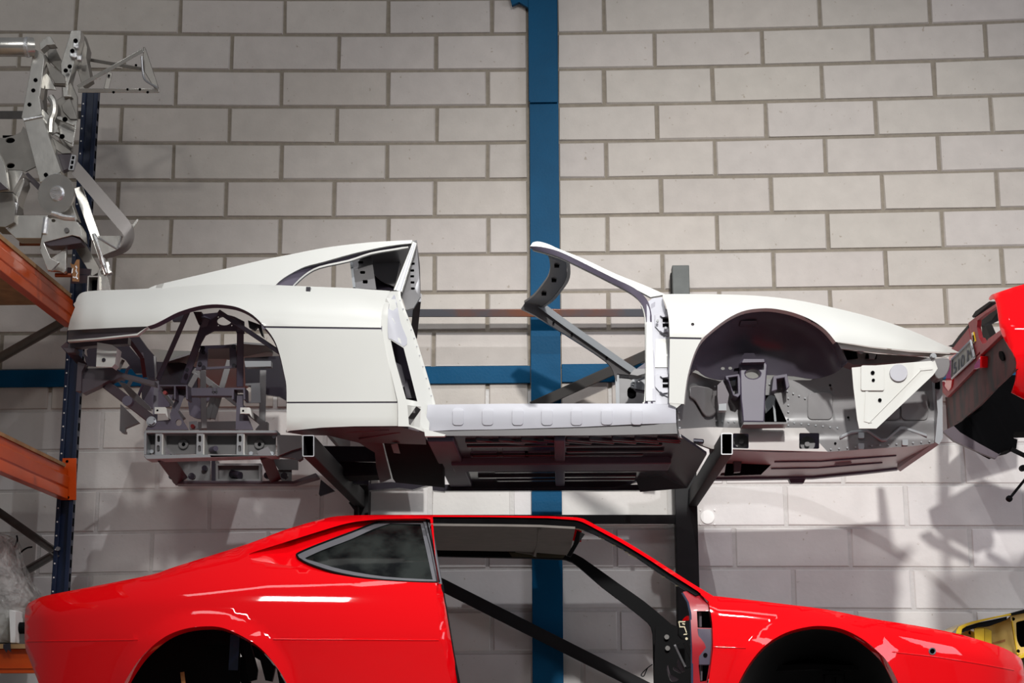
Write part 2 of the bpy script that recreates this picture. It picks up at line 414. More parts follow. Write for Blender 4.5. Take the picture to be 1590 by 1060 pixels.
# pale disc on the wall with four fixings
root = thing('wall_disc', 'pale round disc fixed on the white wall beside the black upright', 'vent cover', P(1098, 815, -.006))
c = P(1098.5, 802.5, -.006); MB().cyl(c, (0, -1, 0), .0385, .006, 28).build('cover', M['disc'], root)
for dx, dy in ((-11, -11), (11, -11), (-11, 11), (11, 11)):
    MB().cyl(P(1098.5+dx, 802.5+dy, -.006), (0, -1, 0), .005, .005, 8).build('fixing', M['disc'], root)

# ================================================================ white car shell
YN, YC = -2.15, -1.22
Wc = thing('car_body_shell', 'bare white car body shell without doors or wheels held up on the black rack arms', 'car body', tuple(P(860, 700, YC)))
c1, c2, c3, c4 = sc(90, 360, 3.97), sc(90, 560, 3.97), sc(400, 360, 3.97), sc(780, 360, 3.97)
c5, c6, c7 = sc(1020, 440, 3.3125), sc(450, 600, 3.97), sc(780, 600, 3.97)
d4, d5, d2, d8 = sc(200, 480, 5.3), sc(430, 640, 5.889), sc(920, 560, 10.6), sc(80, 480, 6.622)
wtop = interp([(105, 470), (117, 461), (128, 453), (150, 451), (213, 448.7), (266, 445.6), (317, 442), (367, 441), (427, 442.4), (490, 445), (544, 447), (576, 449.4), (607, 451),
               (1028, 457.7), (1045, 456.5), (1108, 456.6), (1171, 458.7), (1231, 464.8), (1292, 477), (1352, 492), (1412, 512), (1458, 532), (1491, 547.8)])
plan = interp([(95, .20), (118, .10), (160, .05), (250, .015), (340, 0), (450, .0), (620, .02), (1030, .025), (1190, .0), (1300, .03), (1400, .11), (1460, .2), (1495, .3)])
def gW(x, y):
    d = y-wtop(x); h = 62 if x < 800 else max(22, 62-.12*max(0, x-1190))
    o = .20*max(0, 1-max(d, 0)/h)**2.3*(1 if x < 800 else .85) + plan(x)
    if y > 512: o += .02*((y-512)/100)
    if x < 800 and y > 655: o += .05*((y-655)/16)**2*.4
    return YN+o
def gWs(dy): return lambda x, y: gW(x, y)+dy
ST = 9
top = sm(flat(117.7, 468, 120, 461, 128, 454, 150, 451, 213.4, 448.7, 266, 445.6, 316.7, 442, 367, 441, 427.5, 442.4, 490, 445, 543.6, 447, 576, 449.4, 606, 451.5), 3)
front = sm(flat(606, 451.5, 601, 460, 597.7, 468, 594, 480, 592.5, 492, 592, 508.5), 3)
arch = sm(flat(445, 630, 444.7, 599, 441, 579, 434, 549, 425, 526, 410, 506, 392, 488.5, 372, 478, 352, 473.5, 329, 472.4, 304, 476, 276, 484.7, 254, 496, 241, 502.5, 228.5, 506.6), 3)
ia = [i for i, p in enumerate(arch) if p[1] < 507.5][0]
# upper skin of rear wing
mb = MB(); mb.panel(top+front[1:]+[(500, 507.3), (411, 506)]+arch[ia:]+flat(191, 508, 105, 512.4, 109, 496, 116.5, 477, 114, 472), gW, .004, step=ST)
qa = mb.build('rear_wing_panel', M['white'], Wc)
mb = MB(); fl = sm(flat(592.2, 511.5, 595, 526, 599, 546, 609, 587, 617.4, 623), 3)
mb.panel([(412, 509), (500, 510.3)]+fl+[(445, 623.5)]+[p for p in arch if 509 < p[1] < 622], gW, .004, step=ST)
qb = mb.build('rear_wing_panel', M['white'], Wc)
mb = MB(); mb.panel([(445, 626), (617.6, 625.5), (618, 640), (618, 661), (551, 661.5), (500, 663.5), (450, 668.5), (445, 670.5)], gW, .004, step=ST)
qc = mb.build('rear_wing_panel', M['white'], Wc)
mb = MB()
mb.panel(flat(405, 502, 500, 503.5, 593, 506, 593, 514, 500, 513, 408, 511), gWs(.007), .01, step=14)
mb.panel(flat(446, 620, 617, 620, 617, 630, 446, 630), gWs(.007), .01, step=14)
mb.build('feature_groove', M['purple'], Wc)
# arch return flange (rolled lip)
A = [P(x, y, gW(x, y)+.001) for x, y in arch]
mb = MB(); cx = P(325, 600, YN)
def inset(p, k):
    q = P(325, 600, p.y); return p+(q-p)*k
mb.strip(A, [inset(p, .022)+V3((0, .035, 0)) for p in A], (0, .004, 0))
qd = mb.build('arch_lip', M['purple'], Wc)
# recessed bumper rebate below the tail
mb = MB()
mb.panel(flat(106, 510.5, 150, 508.5, 191, 506.5, 228, 505, 226, 510, 213, 520.3, 198, 521.5, 150, 526.5, 105, 530), lambda x, y: gW(x, 505)+.02+.003*max(0, min(6, y-508)), .01, step=8)
mb.build('bumper_rebate', M['tail'], Wc)
mb = MB(); mb.panel(flat(105, 527.5, 150, 524.4, 198, 519.3, 213, 517.5, 226, 509, 228.5, 507.5, 213, 520.5, 198, 521.7, 150, 526.7, 105, 530.5), lambda x, y: gW(x, 505)-.004, .03, step=8)
mb.build('rebate_edge', M['white'], Wc)
# tail end closing corner
for q in (qa, qb, qc): mirror(q, YC, Wc)
# roof pillar (buttress) with side glass aperture
tw = interp([(373, .38), (450, .20), (470, .18)])
gB = lambda x, y: YN+tw(y)+(.05 if x < 250 else 0)
butt = sm(flat(228, 449, 243, 442.4, 286.5, 432, 342, 419, 405, 404, 450, 395, 501, 385, 551, 378.4, 589, 375, 640.5, 372.6), 3)
cur = sm(flat(639, 377.5, 601.5, 382, 551, 392.7, 501, 406.6, 473, 414, 450, 425.5, 435, 435.6, 427.7, 443), 3)
mb = MB(); mb.panel(butt+cur+flat(427, 449, 317, 449, 250, 450, 232, 450), gB, .02, step=ST)
b1 = mb.build('roof_pillar', M['white'], Wc)
c_in = sm(flat(634, 381.5, 614, 385, 576, 391.5, 541, 403, 496, 413, 473, 425.5, 455, 442.5), 3)
co = [P(x, y, gB(x, y)+.012) for x, y in cur]; n = len(co)
ci = [P(*c_in[min(len(c_in)-1, int(i*len(c_in)/n))], gB(500, c_in[min(len(c_in)-1, int(i*len(c_in)/n))][1])+.05) for i in range(n)]
mb = MB(); mb.strip(co, ci, (0, .006, -.004)); mb.build('glass_channel', M['purple'], Wc)
mb = MB(); mb.rail([P(x, y+1.5, gB(x, y)+.03) for x, y in c_in], (0, 0, 1), .009, (0, 1, 0), .02); mb.build('glass_frame', M['white'], Wc)
gp = lambda d: (lambda x, y: gB(x, y)+d)
mb = MB(); mb.panel(flat(638, 382.5, 640.5, 374, 647, 377.6, 624, 453, 611, 450), gp(.0), .03); b2 = mb.build('door_pillar', M['white'], Wc, bevel=.002)
mb = MB(); mb.panel(flat(643.5, 377.8, 645, 378.2, 622, 452, 620, 452), gp(-.004), .006); mb.panel(flat(638.8, 384, 640, 384, 615.5, 450, 614, 450), gp(-.004), .006); mb.build('pillar_seam', M['wgrey'], Wc)
# targa hoop: inner skin of the door pillar, roof bar seen from below, rear bulkhead lip
yf = lambda y: 2*YC-(YN+tw(y))
mb = MB(); mb.panel(flat(647, 379, 651, 430, 652.6, 460.7, 642, 478, 630.5, 481, 623, 458), gp(.07), .02,
    holes=[rrect(x, y, x+6, y+3.6, 1) for x, y in ((638, 407.5), (637, 418), (637, 427), (637.5, 436.5), (638, 446))])
mb.build('hoop_inner_skin', M['grey'], Wc)
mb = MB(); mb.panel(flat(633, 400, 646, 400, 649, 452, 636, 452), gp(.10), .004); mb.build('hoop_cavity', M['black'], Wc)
mb = MB(); mb.strip([P(647, 379, gB(640, 378)+.02), P(652, 415, -1.3), P(653, 461, yf(378)-.08)], [P(560, 397, gB(560, 395)+.08), P(556, 420, -1.3), P(551, 470, yf(395)-.08)], (0, 0, .02))
mb.build('roof_bar', M['grey'], Wc)
mb = MB(); mb.panel(flat(543.6, 403, 576, 393, 580, 420, 584, 449, 551, 447.5), gp(.16), .02, holes=[rrect(556, 405, 564, 409, 1.5), rrect(559, 420.5, 567, 425, 1.5), rrect(563, 434.5, 571, 440, 1.5)])
mb.build('rear_window_upright', M['grey'], Wc)
mb = MB(); mb.panel(flat(543, 403.5, 547, 403, 552, 446, 548, 446), gp(.13), .02); mb.build('window_upright_edge', M['lgrey'], Wc)
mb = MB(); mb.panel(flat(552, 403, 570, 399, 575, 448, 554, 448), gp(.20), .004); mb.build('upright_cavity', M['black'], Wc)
mb = MB(); mb.panel(flat(576, 393, 629, 383, 611, 450, 584, 450), gp(.45), .02); mb.build('bulkhead', M['dpurple'], Wc)
mb = MB(); mb.panel(sm(flat(577, 412, 590, 396, 610, 390, 622, 392, 614, 440, 606, 442, 592, 436, 580, 424, 577, 412), 3)[:-1], gp(.42), .02); mb.build('bulkhead_bulge', M['grey'], Wc)
mb = MB(); mb.bar(648, 468, -1.4, 642, 525, -1.1, 11, .05); mb.build('hoop_stay', M['grey'], Wc)
rows = []
for t in np.linspace(0, 1, 5):
    r = []
    for x, y in flat(436, 452, 500, 454, 560, 456, 612, 458):
        p = P(x, y, gW(x, y)+.03); p.y = p.y+(2*YC-2*p.y)*t; r.append(p)
    rows.append(r)
mb = MB(); mb.sheet(rows, (0, 0, -.01)); mb.build('light_block_shelf', M['dpurple'], Wc)  # unseen sheet added to block light falling through the open engine bay
mb = MB(); a_, b_ = P(440, 470, -1.9), P(440, 640, -1.9); mb.box(a_.x+.12, a_.x+.14, -2.0, -.44, b_.z, a_.z+.05); mb.build('light_block_bulkhead', M['dpurple'], Wc)  # unseen upright sheet, added to keep light off the lower left wall
# B post door jamb: dished white panel with two openings
gj = lambda x, y: YN+.03+.0016*max(0, x-600-(y-455)*.27)*1.6+(.02 if y < 470 else 0)
vent = flat(606.5, 527.5, 626.7, 540, 637, 580, 648, 623, 630.5, 619.5, 614, 561.5)
v2 = flat(632.6, 629, 653.5, 631.5, 652, 664, 635, 660)
jl = [(607, 452)]+front[1:]+fl+[(618, 640), (618, 661.5), (637, 662), (660, 671)]
jr = sm(flat(674, 628, 667, 602, 652, 551, 639, 511, 621.7, 466, 620, 452), 3)
mb = MB(); mb.panel(jl+[(666, 671), (668, 632)]+jr, gj, .006, holes=[vent, v2], step=8); mb.build('door_jamb', M['white'], Wc)
mb = MB(); gd = lambda x, y: gj(x, y)-.004+0*x
mb.panel(sm(flat(612, 457, 604, 472, 602, 500, 603, 524, 607, 526), 3)+flat(627, 538, 632, 534)+sm(flat(632, 525, 622, 500, 616, 470, 613, 457), 3)[:-1], lambda x, y: gj(x, y)-.003, .004, step=9); mb.build('jamb_pressing', M['wgrey'], Wc)
mb = MB()
ed = jr[::-1]; mb.rail([P(x, y, gj(x, y)-.004) for x, y in ed], (1, 0, .2), .012, (0, 1, 0), .012); mb.build('jamb_flange', M['white'], Wc)
mb = MB()
for k in range(11):
    i = int(2+k*(len(jr)-4)/11); x, y = jr[i]; mb.cyl(P(x-.5, y, gj(x, y)-.008), (0, 1, 0), .003, .006, 7)
mb.build('spot_weld', M['wgrey'], Wc)
mb = MB(); mb.panel(flat(604, 524, 630, 538, 652, 626, 630, 624, 612, 560), lambda x, y: gj(x, y)+.12, .01); mb.panel(flat(627, 596, 633, 588, 640, 590, 645, 618, 631, 618), lambda x, y: gj(x, y)+.09, .02); mb.build('vent_duct', M['dpurple'], Wc)
mb = MB(); mb.bar(634, 656, YN+.12, 650, 633, YN+.12, 9, .03); mb.build('jamb_brace', M['grey'], Wc)
# sill
mb = MB(); gs = lambda x, y: YN+.05+.0008*abs(y-640)+(.00004*(x-1000)**2 if x > 1000 else 0)*.3
holes = []
sillo = flat(664, 628, 780, 626.5, 1000, 626.3, 1039.5, 627.5, 1049.5, 632, 1050, 656.5, 981.5, 658.5, 906, 662.5, 780, 666.3, 700, 667.5, 660, 670)
mb.panel(sillo, gs, .05, step=14); s1 = mb.build('sill', M['wgrey'], Wc, bevel=.006)
mb = MB()
for x in (702.5, 748.5, 795, 840.7, 886.5, 933.3, 980): mb.panel(rrect(x, 633.5, x+17.5, 660-(.8 if x > 900 else 0), 5), lambda a, b: gs(a, b)-.005, .012)
mb.build('sill_pad', M['wgrey'], Wc, bevel=.004)
mb = MB(); mb.panel(flat(660, 670, 780, 667, 906, 663, 981, 659, 1050, 657, 1052, 673, 931, 675.6, 780, 676.3, 660, 676.3), lambda x, y: YN+.075, .006); mb.build('sill_flange', M['grey'], Wc)
mb = MB(); mb.panel(flat(656, 664, 667, 668, 692, 674.5, 690, 677, 660, 677, 659, 671), YN+.03, .03); mb.build('jacking_bracket', M['white'], Wc)
# windscreen frame and front door post
tA = interp([(376, .39), (486, .19), (630, .10)])
gA = lambda x, y: YN+tA(y)
up = sm(flat(824, 381, 828, 376, 838, 375, 853, 379.5, 868, 386.4, 906, 401.6, 956, 425, 999, 442, 1033, 457), 3)
dn = sm(flat(1010, 461, 994, 452.5, 950, 431, 906, 409, 868, 391, 840, 384.5, 821.6, 383.5), 3)
mb = MB(); mb.panel(up+dn, gA, .03, step=8); a1 = mb.build('windscreen_pillar', M['white'], Wc)
lo = sm(flat(826.6, 386.6, 865.6, 398, 906, 416.7, 943.7, 435.6, 976.5, 453, 994, 468, 1001.7, 486, 1003.7, 511, 1004, 586.7, 1002, 622, 999, 627), 3)
hi2 = sm(flat(822, 384, 840, 385, 868, 392, 906, 410, 950, 432, 985, 449, 1004, 466, 1011, 486, 1012, 511, 1012.5, 586, 1014, 627), 3)
n = len(lo); hi2 = [hi2[int(i*(len(hi2)-1)/(n-1))] for i in range(n)]
mb = MB(); mb.strip([P(x, y-1.5, gA(x, y)-.003) for x, y in hi2], [P(x, y, gA(x, y)+.012) for x, y in lo], (0, .006, .003)); mb.build('door_seal_channel', M['purple'], Wc)
mb = MB(); mb.rail([P(x, y, gA(x, y)+.02) for x, y in lo], (.5, 0, -.8), .016, (0, 1, 0), .014)
mb.rail([P(x, y, gA(x, y)+.02) for x, y in lo if y > 470], (1, 0, 0), .012, (0, 1, 0), .03); a2 = mb.build('door_seal_flange', M['white'], Wc)
mb = MB(); mb.panel(flat(1004, 470, 1013, 463, 1028, 461, 1034, 480, 1039, 511, 1040, 627, 1006, 627), gA, .05, step=12); a3 = mb.build('hinge_post', M['wgrey'], Wc)
mb = MB(); mb.panel(flat(1003.5, 500, 1012, 500, 1016, 622, 1003, 622), lambda x, y: gA(x, y)-.006, .01); mb.build('post_edge_strip', M['white'], Wc)
for y0 in (494, 588):
    hb = MB(); hb.panel(flat(1017, y0-6, 1038, y0-12, 1038, y0+28, 1026, y0+22, 1017, y0+12), lambda x, y: gA(x, y)-.012, .01); hb.build('hinge_plate', M['wgrey'], Wc, bevel=.001)
    hb = MB()
    for yy in (y0-5, y0+19): hb.panel(flat(1025, yy, 1037, yy-2, 1037, yy+2, 1029, yy+3), lambda x, y: gA(x, y)-.028, .02)
    hb.build('hinge_bracket', M['mgrey'], Wc)
    hb = MB(); hb.cyl(P(1021, y0+5, YN+.15), (0, -1, 0), .006, .02, 10); hb.cyl(P(1033, y0+17, YN+.14), (0, -1, 0), .006, .03, 10); hb.build('hinge_bolt', M['lgrey'], Wc)
    hb = MB(); hb.panel(flat(1029, y0, 1038, y0, 1038, y0+5, 1029, y0+5), lambda x, y: gA(x, y)-.016, .004); hb.panel(flat(1029, y0+8, 1038, y0+8, 1038, y0+13, 1029, y0+13), lambda x, y: gA(x, y)-.016, .004); hb.build('hinge_slot', M['black'], Wc)
hb = MB(); hb.panel(flat(1011, 472, 1017, 468, 1018, 622, 1013, 622), lambda x, y: gA(x, y)-.008, .006); hb.build('post_channel_shade', M['mgrey'], Wc)  # grey strip painting the shaded band down the hinge post
hb = MB(); hb.panel(flat(1018, 526, 1037, 526, 1037, 570, 1017, 570), lambda x, y: gA(x, y)-.006, .006); hb.build('post_pressing', M['white'], Wc)
# header rail across the top of the screen and the far pillar
ctr = [(843, 389, .39), (861, 395, .62), (866, 410, .78), (864, 428, .93), (852, 446, 1.10), (840, 460, 1.24), (826, 470, 1.42)]
cl = [(P(x-(12 if i else 4), y, YN+d), P(x+(4 if i < 5 else 14), y+(0 if i < 5 else 6), YN+d+.02)) for i, (x, y, d) in enumerate(sm(ctr, 4))]
mb = MB(); mb.strip([a for a, b in cl], [b for a, b in cl], (0, 0, .012)); mb.build('header_rail', M['grey'], Wc)
mb = MB()
for i in range(3, len(cl)-3, 5):
    a, b = cl[i]; m_ = (a*.6+b*.4); mb.box(m_.x-.012, m_.x+.012, m_.y-.016, m_.y+.01, m_.z-.008, m_.z+.004)
mb.build('header_slot', M['black'], Wc)
mb = MB(); mb.strip([b+V3((.001, -.003, -.004)) for a, b in cl], [b+V3((.018, 0, -.004)) for a, b in cl], (0, 0, .014)); mb.build('header_flange', M['lgrey'], Wc)
gF = interp([(465, -.72), (580, -.5), (640, -.45)])
mb = MB(); mb.panel(sm(flat(838, 470, 850, 481, 880, 500, 920, 528, 960, 557, 986, 574), 2)+flat(987, 583, 958, 580)+sm(flat(958, 600, 952, 576, 940, 560, 900, 533, 860, 508, 830, 489, 809, 479), 2)+flat(815, 470, 822, 463), lambda x, y: gF(y), .03, step=10)
mb.build('far_windscreen_pillar', M['grey'], Wc)
mb = MB(); mb.rail([P(x, y, gF(y)-.012) for x, y in sm(flat(838, 472, 880, 503, 920, 531, 960, 559, 985, 576), 3)], (.5, 0, .8), .035, (0, 1, 0), .02); mb.build('pillar_bead', M['lgrey'], Wc)
mb = MB()
for x, y in flat(859.5, 501, 888, 519, 942, 555): mb.cyl(P(x, y, gF(y)-.01), (0, 1, 0), .006, .004, 8)
mb.build('pillar_hole', M['black'], Wc)
slot = rrect(974, 600, 988, 619, 6.5)
mb = MB(); mb.panel(flat(957, 578, 986, 577, 1003, 570, 1003, 640, 962, 640), -.46, .03, holes=[slot], step=14); mb.build('far_hinge_post', M['grey'], Wc)
mb = MB(); mb.panel(flat(955, 578, 961, 578, 962.5, 640, 957, 640), -.49, .02); mb.build('far_post_flange', M['lgrey'], Wc)
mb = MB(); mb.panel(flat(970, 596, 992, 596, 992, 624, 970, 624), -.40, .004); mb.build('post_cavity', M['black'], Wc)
mb = MB(); mb.panel(sm(flat(1006, 584, 992, 586, 983, 589, 979, 597, 983, 602, 1006, 606), 3), -.62, .03, holes=[ell(992, 591.3, 1.8, 1.8, 10), ell(984, 595, 2.2, 1.2, 8), ell(982, 599, 2, 1.2, 8)]); mb.build('dash_bracket', M['lgrey'], Wc)
mb = MB(); mb.panel(flat(984, 602, 1006, 605, 1006, 609, 988, 606), -.6, .05); mb.panel(flat(986, 574, 1006, 560, 1006, 574, 990, 580), -.7, .05); mb.build('dash_rail', M['purple'], Wc)
mb = MB(); mb.panel(flat(985, 573, 1000, 572, 1006, 578, 990, 583, 978, 581), -.8, .1); mb.build('scuttle_edge', M['grey'], Wc)
# front wing
ft = sm(flat(1029, 457, 1044.5, 456.3, 1075, 456.2, 1110.6, 456.6, 1171, 458.7, 1231, 464.8, 1292, 477, 1352, 492, 1412.5, 512, 1458, 532, 1490, 547.4), 3)
fa = sm(flat(1297.7, 530.6, 1282.6, 512.5, 1261.5, 497.4, 1237, 486.8, 1213, 480.8, 1189, 478.3, 1159, 481.4, 1134.7, 491.3, 1110.6, 508, 1089.4, 527.5, 1077.4, 550, 1068, 582, 1063.8, 609, 1062, 627), 3)
k = [i for i, p in enumerate(fa) if p[0] < 1095 and p[1] > 523][0]
hole = ell(1075.5, 503.5, 2.6, 2.6, 10)
mb = MB(); mb.panel(ft+flat(1473, 547.5, 1412.5, 544, 1352, 538, 1325, 533.6)+fa[:k]+flat(1091, 524, 1040, 523)+sm(flat(1039.5, 511, 1038, 492, 1034.4, 475, 1029, 462), 3), gW, .004, holes=[hole], step=ST)
f1 = mb.build('front_wing_panel', M['white'], Wc)
mb = MB(); mb.panel([(1040, 526), (1089, 527)]+fa[k+1:]+[(1039, 625.5)], gW, .004, step=ST); f2 = mb.build('front_wing_panel', M['white'], Wc)
mb = MB(); mb.panel(flat(1041, 521, 1089, 521, 1089, 529, 1041, 529), gWs(.007), .01, step=14); mb.build('feature_groove', M['purple'], Wc)
mb = MB(); mb.panel(ell(1075.5, 503.5, 4, 4, 10), gWs(.012), .004); mb.build('aerial_hole', M['tail'], Wc)
A = [P(x, y, gW(x, y)+.001) for x, y in fa]; B = []
for (x, y), p in zip(fa, A):
    q = P(1185, 605, p.y); B.append(p+(q-p)*.02+V3((0, .03, 0)))
mb = MB(); mb.strip(A, B, (0, .004, 0)); mb.build('arch_lip', M['white'], Wc)
for q in (f1, f2): mirror(q, YC, Wc)
# edge flange beneath the nose, with bolts
mb = MB(); mb.panel(flat(1300, 531.5, 1325, 535, 1352, 539.5, 1412, 546, 1470, 549, 1484, 549, 1470, 554, 1412, 552, 1352, 546, 1324, 543, 1304, 541), lambda x, y: gW(x, y)+.05, .012); mb.build('wing_flange', M['white'], Wc)
mb = MB()
for x, y in flat(1336, 545, 1448, 554): mb.cyl(P(x, y, YN+.16), (0, -1, 0), .014, .02, 12); mb.cyl(P(x, y, YN+.145), (0, -1, 0), .008, .02, 8)
mb.build('wing_bolt', M['lgrey'], Wc)
# wheel liner: domed bowl
L0 = sm(flat(1300, 531, 1314, 556, 1316, 563), 3)+sm(flat(1316, 563, 1297.7, 578, 1276, 586, 1258, 588, 1232, 584, 1190, 582, 1150, 584, 1120, 590, 1095, 584, 1080, 574, 1068, 588), 3)
def gL(x, y):
    r = math.hypot((x-1190)/128, (y-606)/130); return YN+.035+.42*math.sqrt(max(0, 1-min(r, 1)**2))**1.15
mb = MB(); mb.panel(L0+[p for p in reversed(fa) if p[1] < 585], gL, .006, holes=[ell(1169, 580, 13, 8.5, 16), ell(1122.5, 571.8, 3.2, 2.4, 8), ell(1134, 571.4, 3.2, 2.4, 8)], step=9); f3 = mb.build('wheel_arch_liner', M['bowl'], Wc)
mb = MB(); mb.panel(flat(1150, 498, 1175, 497, 1177, 503, 1170, 507, 1148, 506), lambda x, y: gL(x, y)-.012, .015); mb.panel(flat(1156, 548, 1171, 548, 1180, 566, 1140, 572), lambda x, y: gL(x, y)-.02, .02, step=8); mb.build('liner_pressing', M['bowl'], Wc, bevel=.006)
# inner wing panel
gi = lambda x, y: YN+.09+.36*(1-max(0, 1-(x-1050)/75)**2 if x < 1125 else 1)-.04*max(0, min(1, (y-655)/20))
tur = flat(1187, 613, 1203, 613, 1222, 655, 1187, 655)
bx1, bx2 = rrect(1138, 672.5, 1162.5, 696, 2), rrect(1241, 672, 1272, 696.5, 2)
inner = flat(1063, 575, 1080, 579, 1095, 586, 1120, 592, 1150, 590, 1190, 588, 1232, 590, 1258, 590, 1300, 571, 1318, 553, 1332, 560, 1457, 573, 1459, 645, 1459, 687, 1420, 692, 1282.6, 701.5, 1101.5, 697, 1053, 678.5, 1051.5, 633, 1062, 626)
mb = MB(); mb.panel(inner, gi, .006, holes=[tur, bx1, bx2], step=10); f4 = mb.build('inner_wing', M['grey'], Wc)
mb = MB(); mb.panel(flat(1053, 666, 1100, 663, 1140, 664, 1250, 664, 1285, 701, 1105, 696.5, 1056, 679), lambda x, y: gi(x, y)-.012, .01, holes=[bx1, bx2], step=10); mb.build('lower_frame_rail', M['rail'], Wc)
mb = MB()
for x, y in flat(1150.5, 686, 1252.5, 690): mb.cyl(P(x, y, YN+.52), (0, -1, 0), .035, .03, 16); mb.cyl(P(x, y, YN+.49), (0, -1, 0), .012, .02, 10)
mb.build('rail_bush', M['grey'], Wc)
mb = MB(); mb.panel(flat(1134, 668, 1275, 668, 1275, 700, 1134, 700), lambda x, y: YN+.56, .02); mb.build('rail_cavity', M['purple'], Wc)
mb = MB(); mb.panel(rrect(1254, 609.5, 1292.5, 651, 7), lambda x, y: gi(x, y)-.008, .01); mb.panel(rrect(1400, 611, 1441, 652, 7), lambda x, y: gi(x, y)-.008, .01); mb.panel(rrect(1370, 620, 1397, 652, 7), lambda x, y: gi(x, y)-.008, .01); mb.build('access_plate', M['grey'], Wc, bevel=.004)
mb = MB(); mb.rail([P(x, y, gi(x, y)-.012) for x, y in flat(1304, 679, 1322, 671, 1346, 668, 1369, 683, 1377, 682, 1398, 664, 1405, 664, 1440, 676)], (0, 0, 1), .016, (0, 1, 0), .03); mb.build('pressed_rib', M['lgrey'], Wc, bevel=.005)
mb = MB()
for x, y in flat(1333, 671, 1333, 688, 1401, 682): mb.panel(rrect(x, y, x+9, y+9, 1.5), lambda a, b: gi(a, b)-.02, .02)
mb.build('clip', M['lgrey'], Wc, bevel=.002)
mb = MB()
for x, y in flat(1297, 688, 1317, 648, 1353, 652, 1289, 598): mb.cyl(P(x, y, gi(x, y)-.004), (0, -1, 0), .006, .002, 6)
mb.build('punched_hole', M['black'], Wc)
mb = MB(); rr = random.Random(2)
for (xa, ya, xb, yb, n_) in ((1112, 653, 1150, 655, 5), (1222, 655, 1300, 664, 8), (1224, 618, 1224, 660, 5), (1110, 600, 1150, 606, 4), (1195, 596, 1250, 618, 7), (1165, 668, 1165, 697, 5), (1238, 668, 1238, 697, 5), (1054, 640, 1056, 676, 4), (1290, 697, 1456, 684, 14), (1456, 600, 1456, 680, 5)):
    for i in range(n_):
        t = i/(n_-1); x, y = xa+(xb-xa)*t, ya+(yb-ya)*t; mb.cyl(P(x, y, gi(x, y)-.006), (0, -1, 0), .0045, .003, 6)
mb.build('spot_weld', M['lgrey'], Wc)
# strut tower
tw_o = flat(1148.5, 561, 1152, 559, 1187, 559, 1192, 565, 1189, 604, 1187, 655, 1154, 655, 1150, 620)
mb = MB(); mb.panel(tw_o, lambda x, y: YN+.33+.0002*(655-y), .08, holes=[ell(1169, 580, 11.5, 7.3, 20)], step=12); mb.build('strut_tower', M['purple'], Wc, bevel=.006)
mb = MB(); mb.panel(flat(1153, 557, 1188, 557, 1189, 562, 1150, 563), YN+.29, .14); mb.build('tower_cap', M['purple'], Wc, bevel=.005)
mb = MB(); mb.panel(flat(1155, 655, 1222, 655.5, 1224, 658, 1154, 659), YN+.27, .12); mb.build('tower_ledge', M['grey'], Wc)
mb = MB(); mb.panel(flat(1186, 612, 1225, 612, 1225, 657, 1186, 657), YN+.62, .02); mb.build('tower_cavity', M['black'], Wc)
mb = MB(); mb.bar(1201, 620, YN+.52, 1204, 654, YN+.52, 3.2, .02); mb.panel(sm(flat(1188, 625, 1194, 614, 1204, 616, 1200, 630, 1190, 640), 3), YN+.55, .03); mb.build('suspension_link', M['lgrey'], Wc)
mb = MB(); mb.panel(flat(1126, 583, 1148, 580, 1150, 588, 1150, 612, 1146, 617, 1138, 614, 1131, 592, 1127, 588), YN+.34, .1, holes=[flat(1131, 586, 1145, 584, 1146, 610, 1140, 612)]); mb.panel(flat(1201, 583, 1222, 580, 1226, 600, 1221, 605, 1218, 586, 1206, 588, 1207, 605, 1198, 608), YN+.34, .1); mb.build('suspension_mount', M['purple'], Wc, bevel=.003)
mb = MB(); mb.panel(flat(1114, 598, 1122, 590, 1132, 612, 1128, 636, 1116, 636, 1114, 615), YN+.32, .05); mb.build('brake_pipe_bracket', M['tail'], Wc)
mb = MB(); mb.panel(flat(1116, 627, 1128, 626, 1128, 637, 1116, 637), YN+.31, .06); mb.build('bracket_foot', M['lgrey'], Wc)
mb = MB(); mb.panel(sm(flat(1071, 600, 1083, 598, 1107, 604, 1105, 622, 1112, 640, 1096, 646, 1080, 622, 1071, 616), 3), lambda x, y: gi(x, y)-.035, .03, step=9); mb.build('inner_wing_pressing', M['grey'], Wc, bevel=.008)
# headlamp support panel (triangular, pressed)
tri = flat(1322.5, 570.5, 1360, 567, 1420, 562, 1451.7, 559.5, 1456, 572, 1449, 582, 1361, 665, 1334, 665, 1331, 651, 1325, 600)
mb = MB(); mb.panel(tri, YN+.15, .006, step=16); mb.build('headlamp_panel', M['white'], Wc)
mb = MB(); mb.panel(ell(1395.5, 578.5, 13.8, 13.4, 24), YN+.138, .012); mb.build('headlamp_disc', M['wgrey'], Wc, bevel=.003)
for q in (rrect(1337, 567, 1373, 606, 3), ):
    mb = MB(); mb.panel(q, YN+.14, .012); mb.build('panel_pressing', M['white'], Wc, bevel=.004)
mb = MB(); mb.rail([P(x, y, YN+.145) for x, y in flat(1352, 654, 1429, 576)], (.7, 0, .7), .028, (0, 1, 0), .02)
mb.rail([P(x, y, YN+.146) for x, y in flat(1346, 604, 1344, 654, 1352, 656)], (1, 0, .1), .012, (0, 1, 0), .02); mb.rail([P(x, y, YN+.146) for x, y in flat(1429, 573, 1448, 571)], (0, 0, 1), .014, (0, 1, 0), .02)
mb.build('panel_rib', M['white'], Wc, bevel=.005)
mb = MB(); mb.cyl(P(1355, 578.5, YN+.137), (0, -1, 0), .009, .004, 10); mb.cyl(P(1356, 590, YN+.137), (0, -1, 0), .007, .004, 10); mb.cyl(P(1366, 621, YN+.148), (0, -1, 0), .008, .006, 10); mb.build('panel_hole', M['black'], Wc)
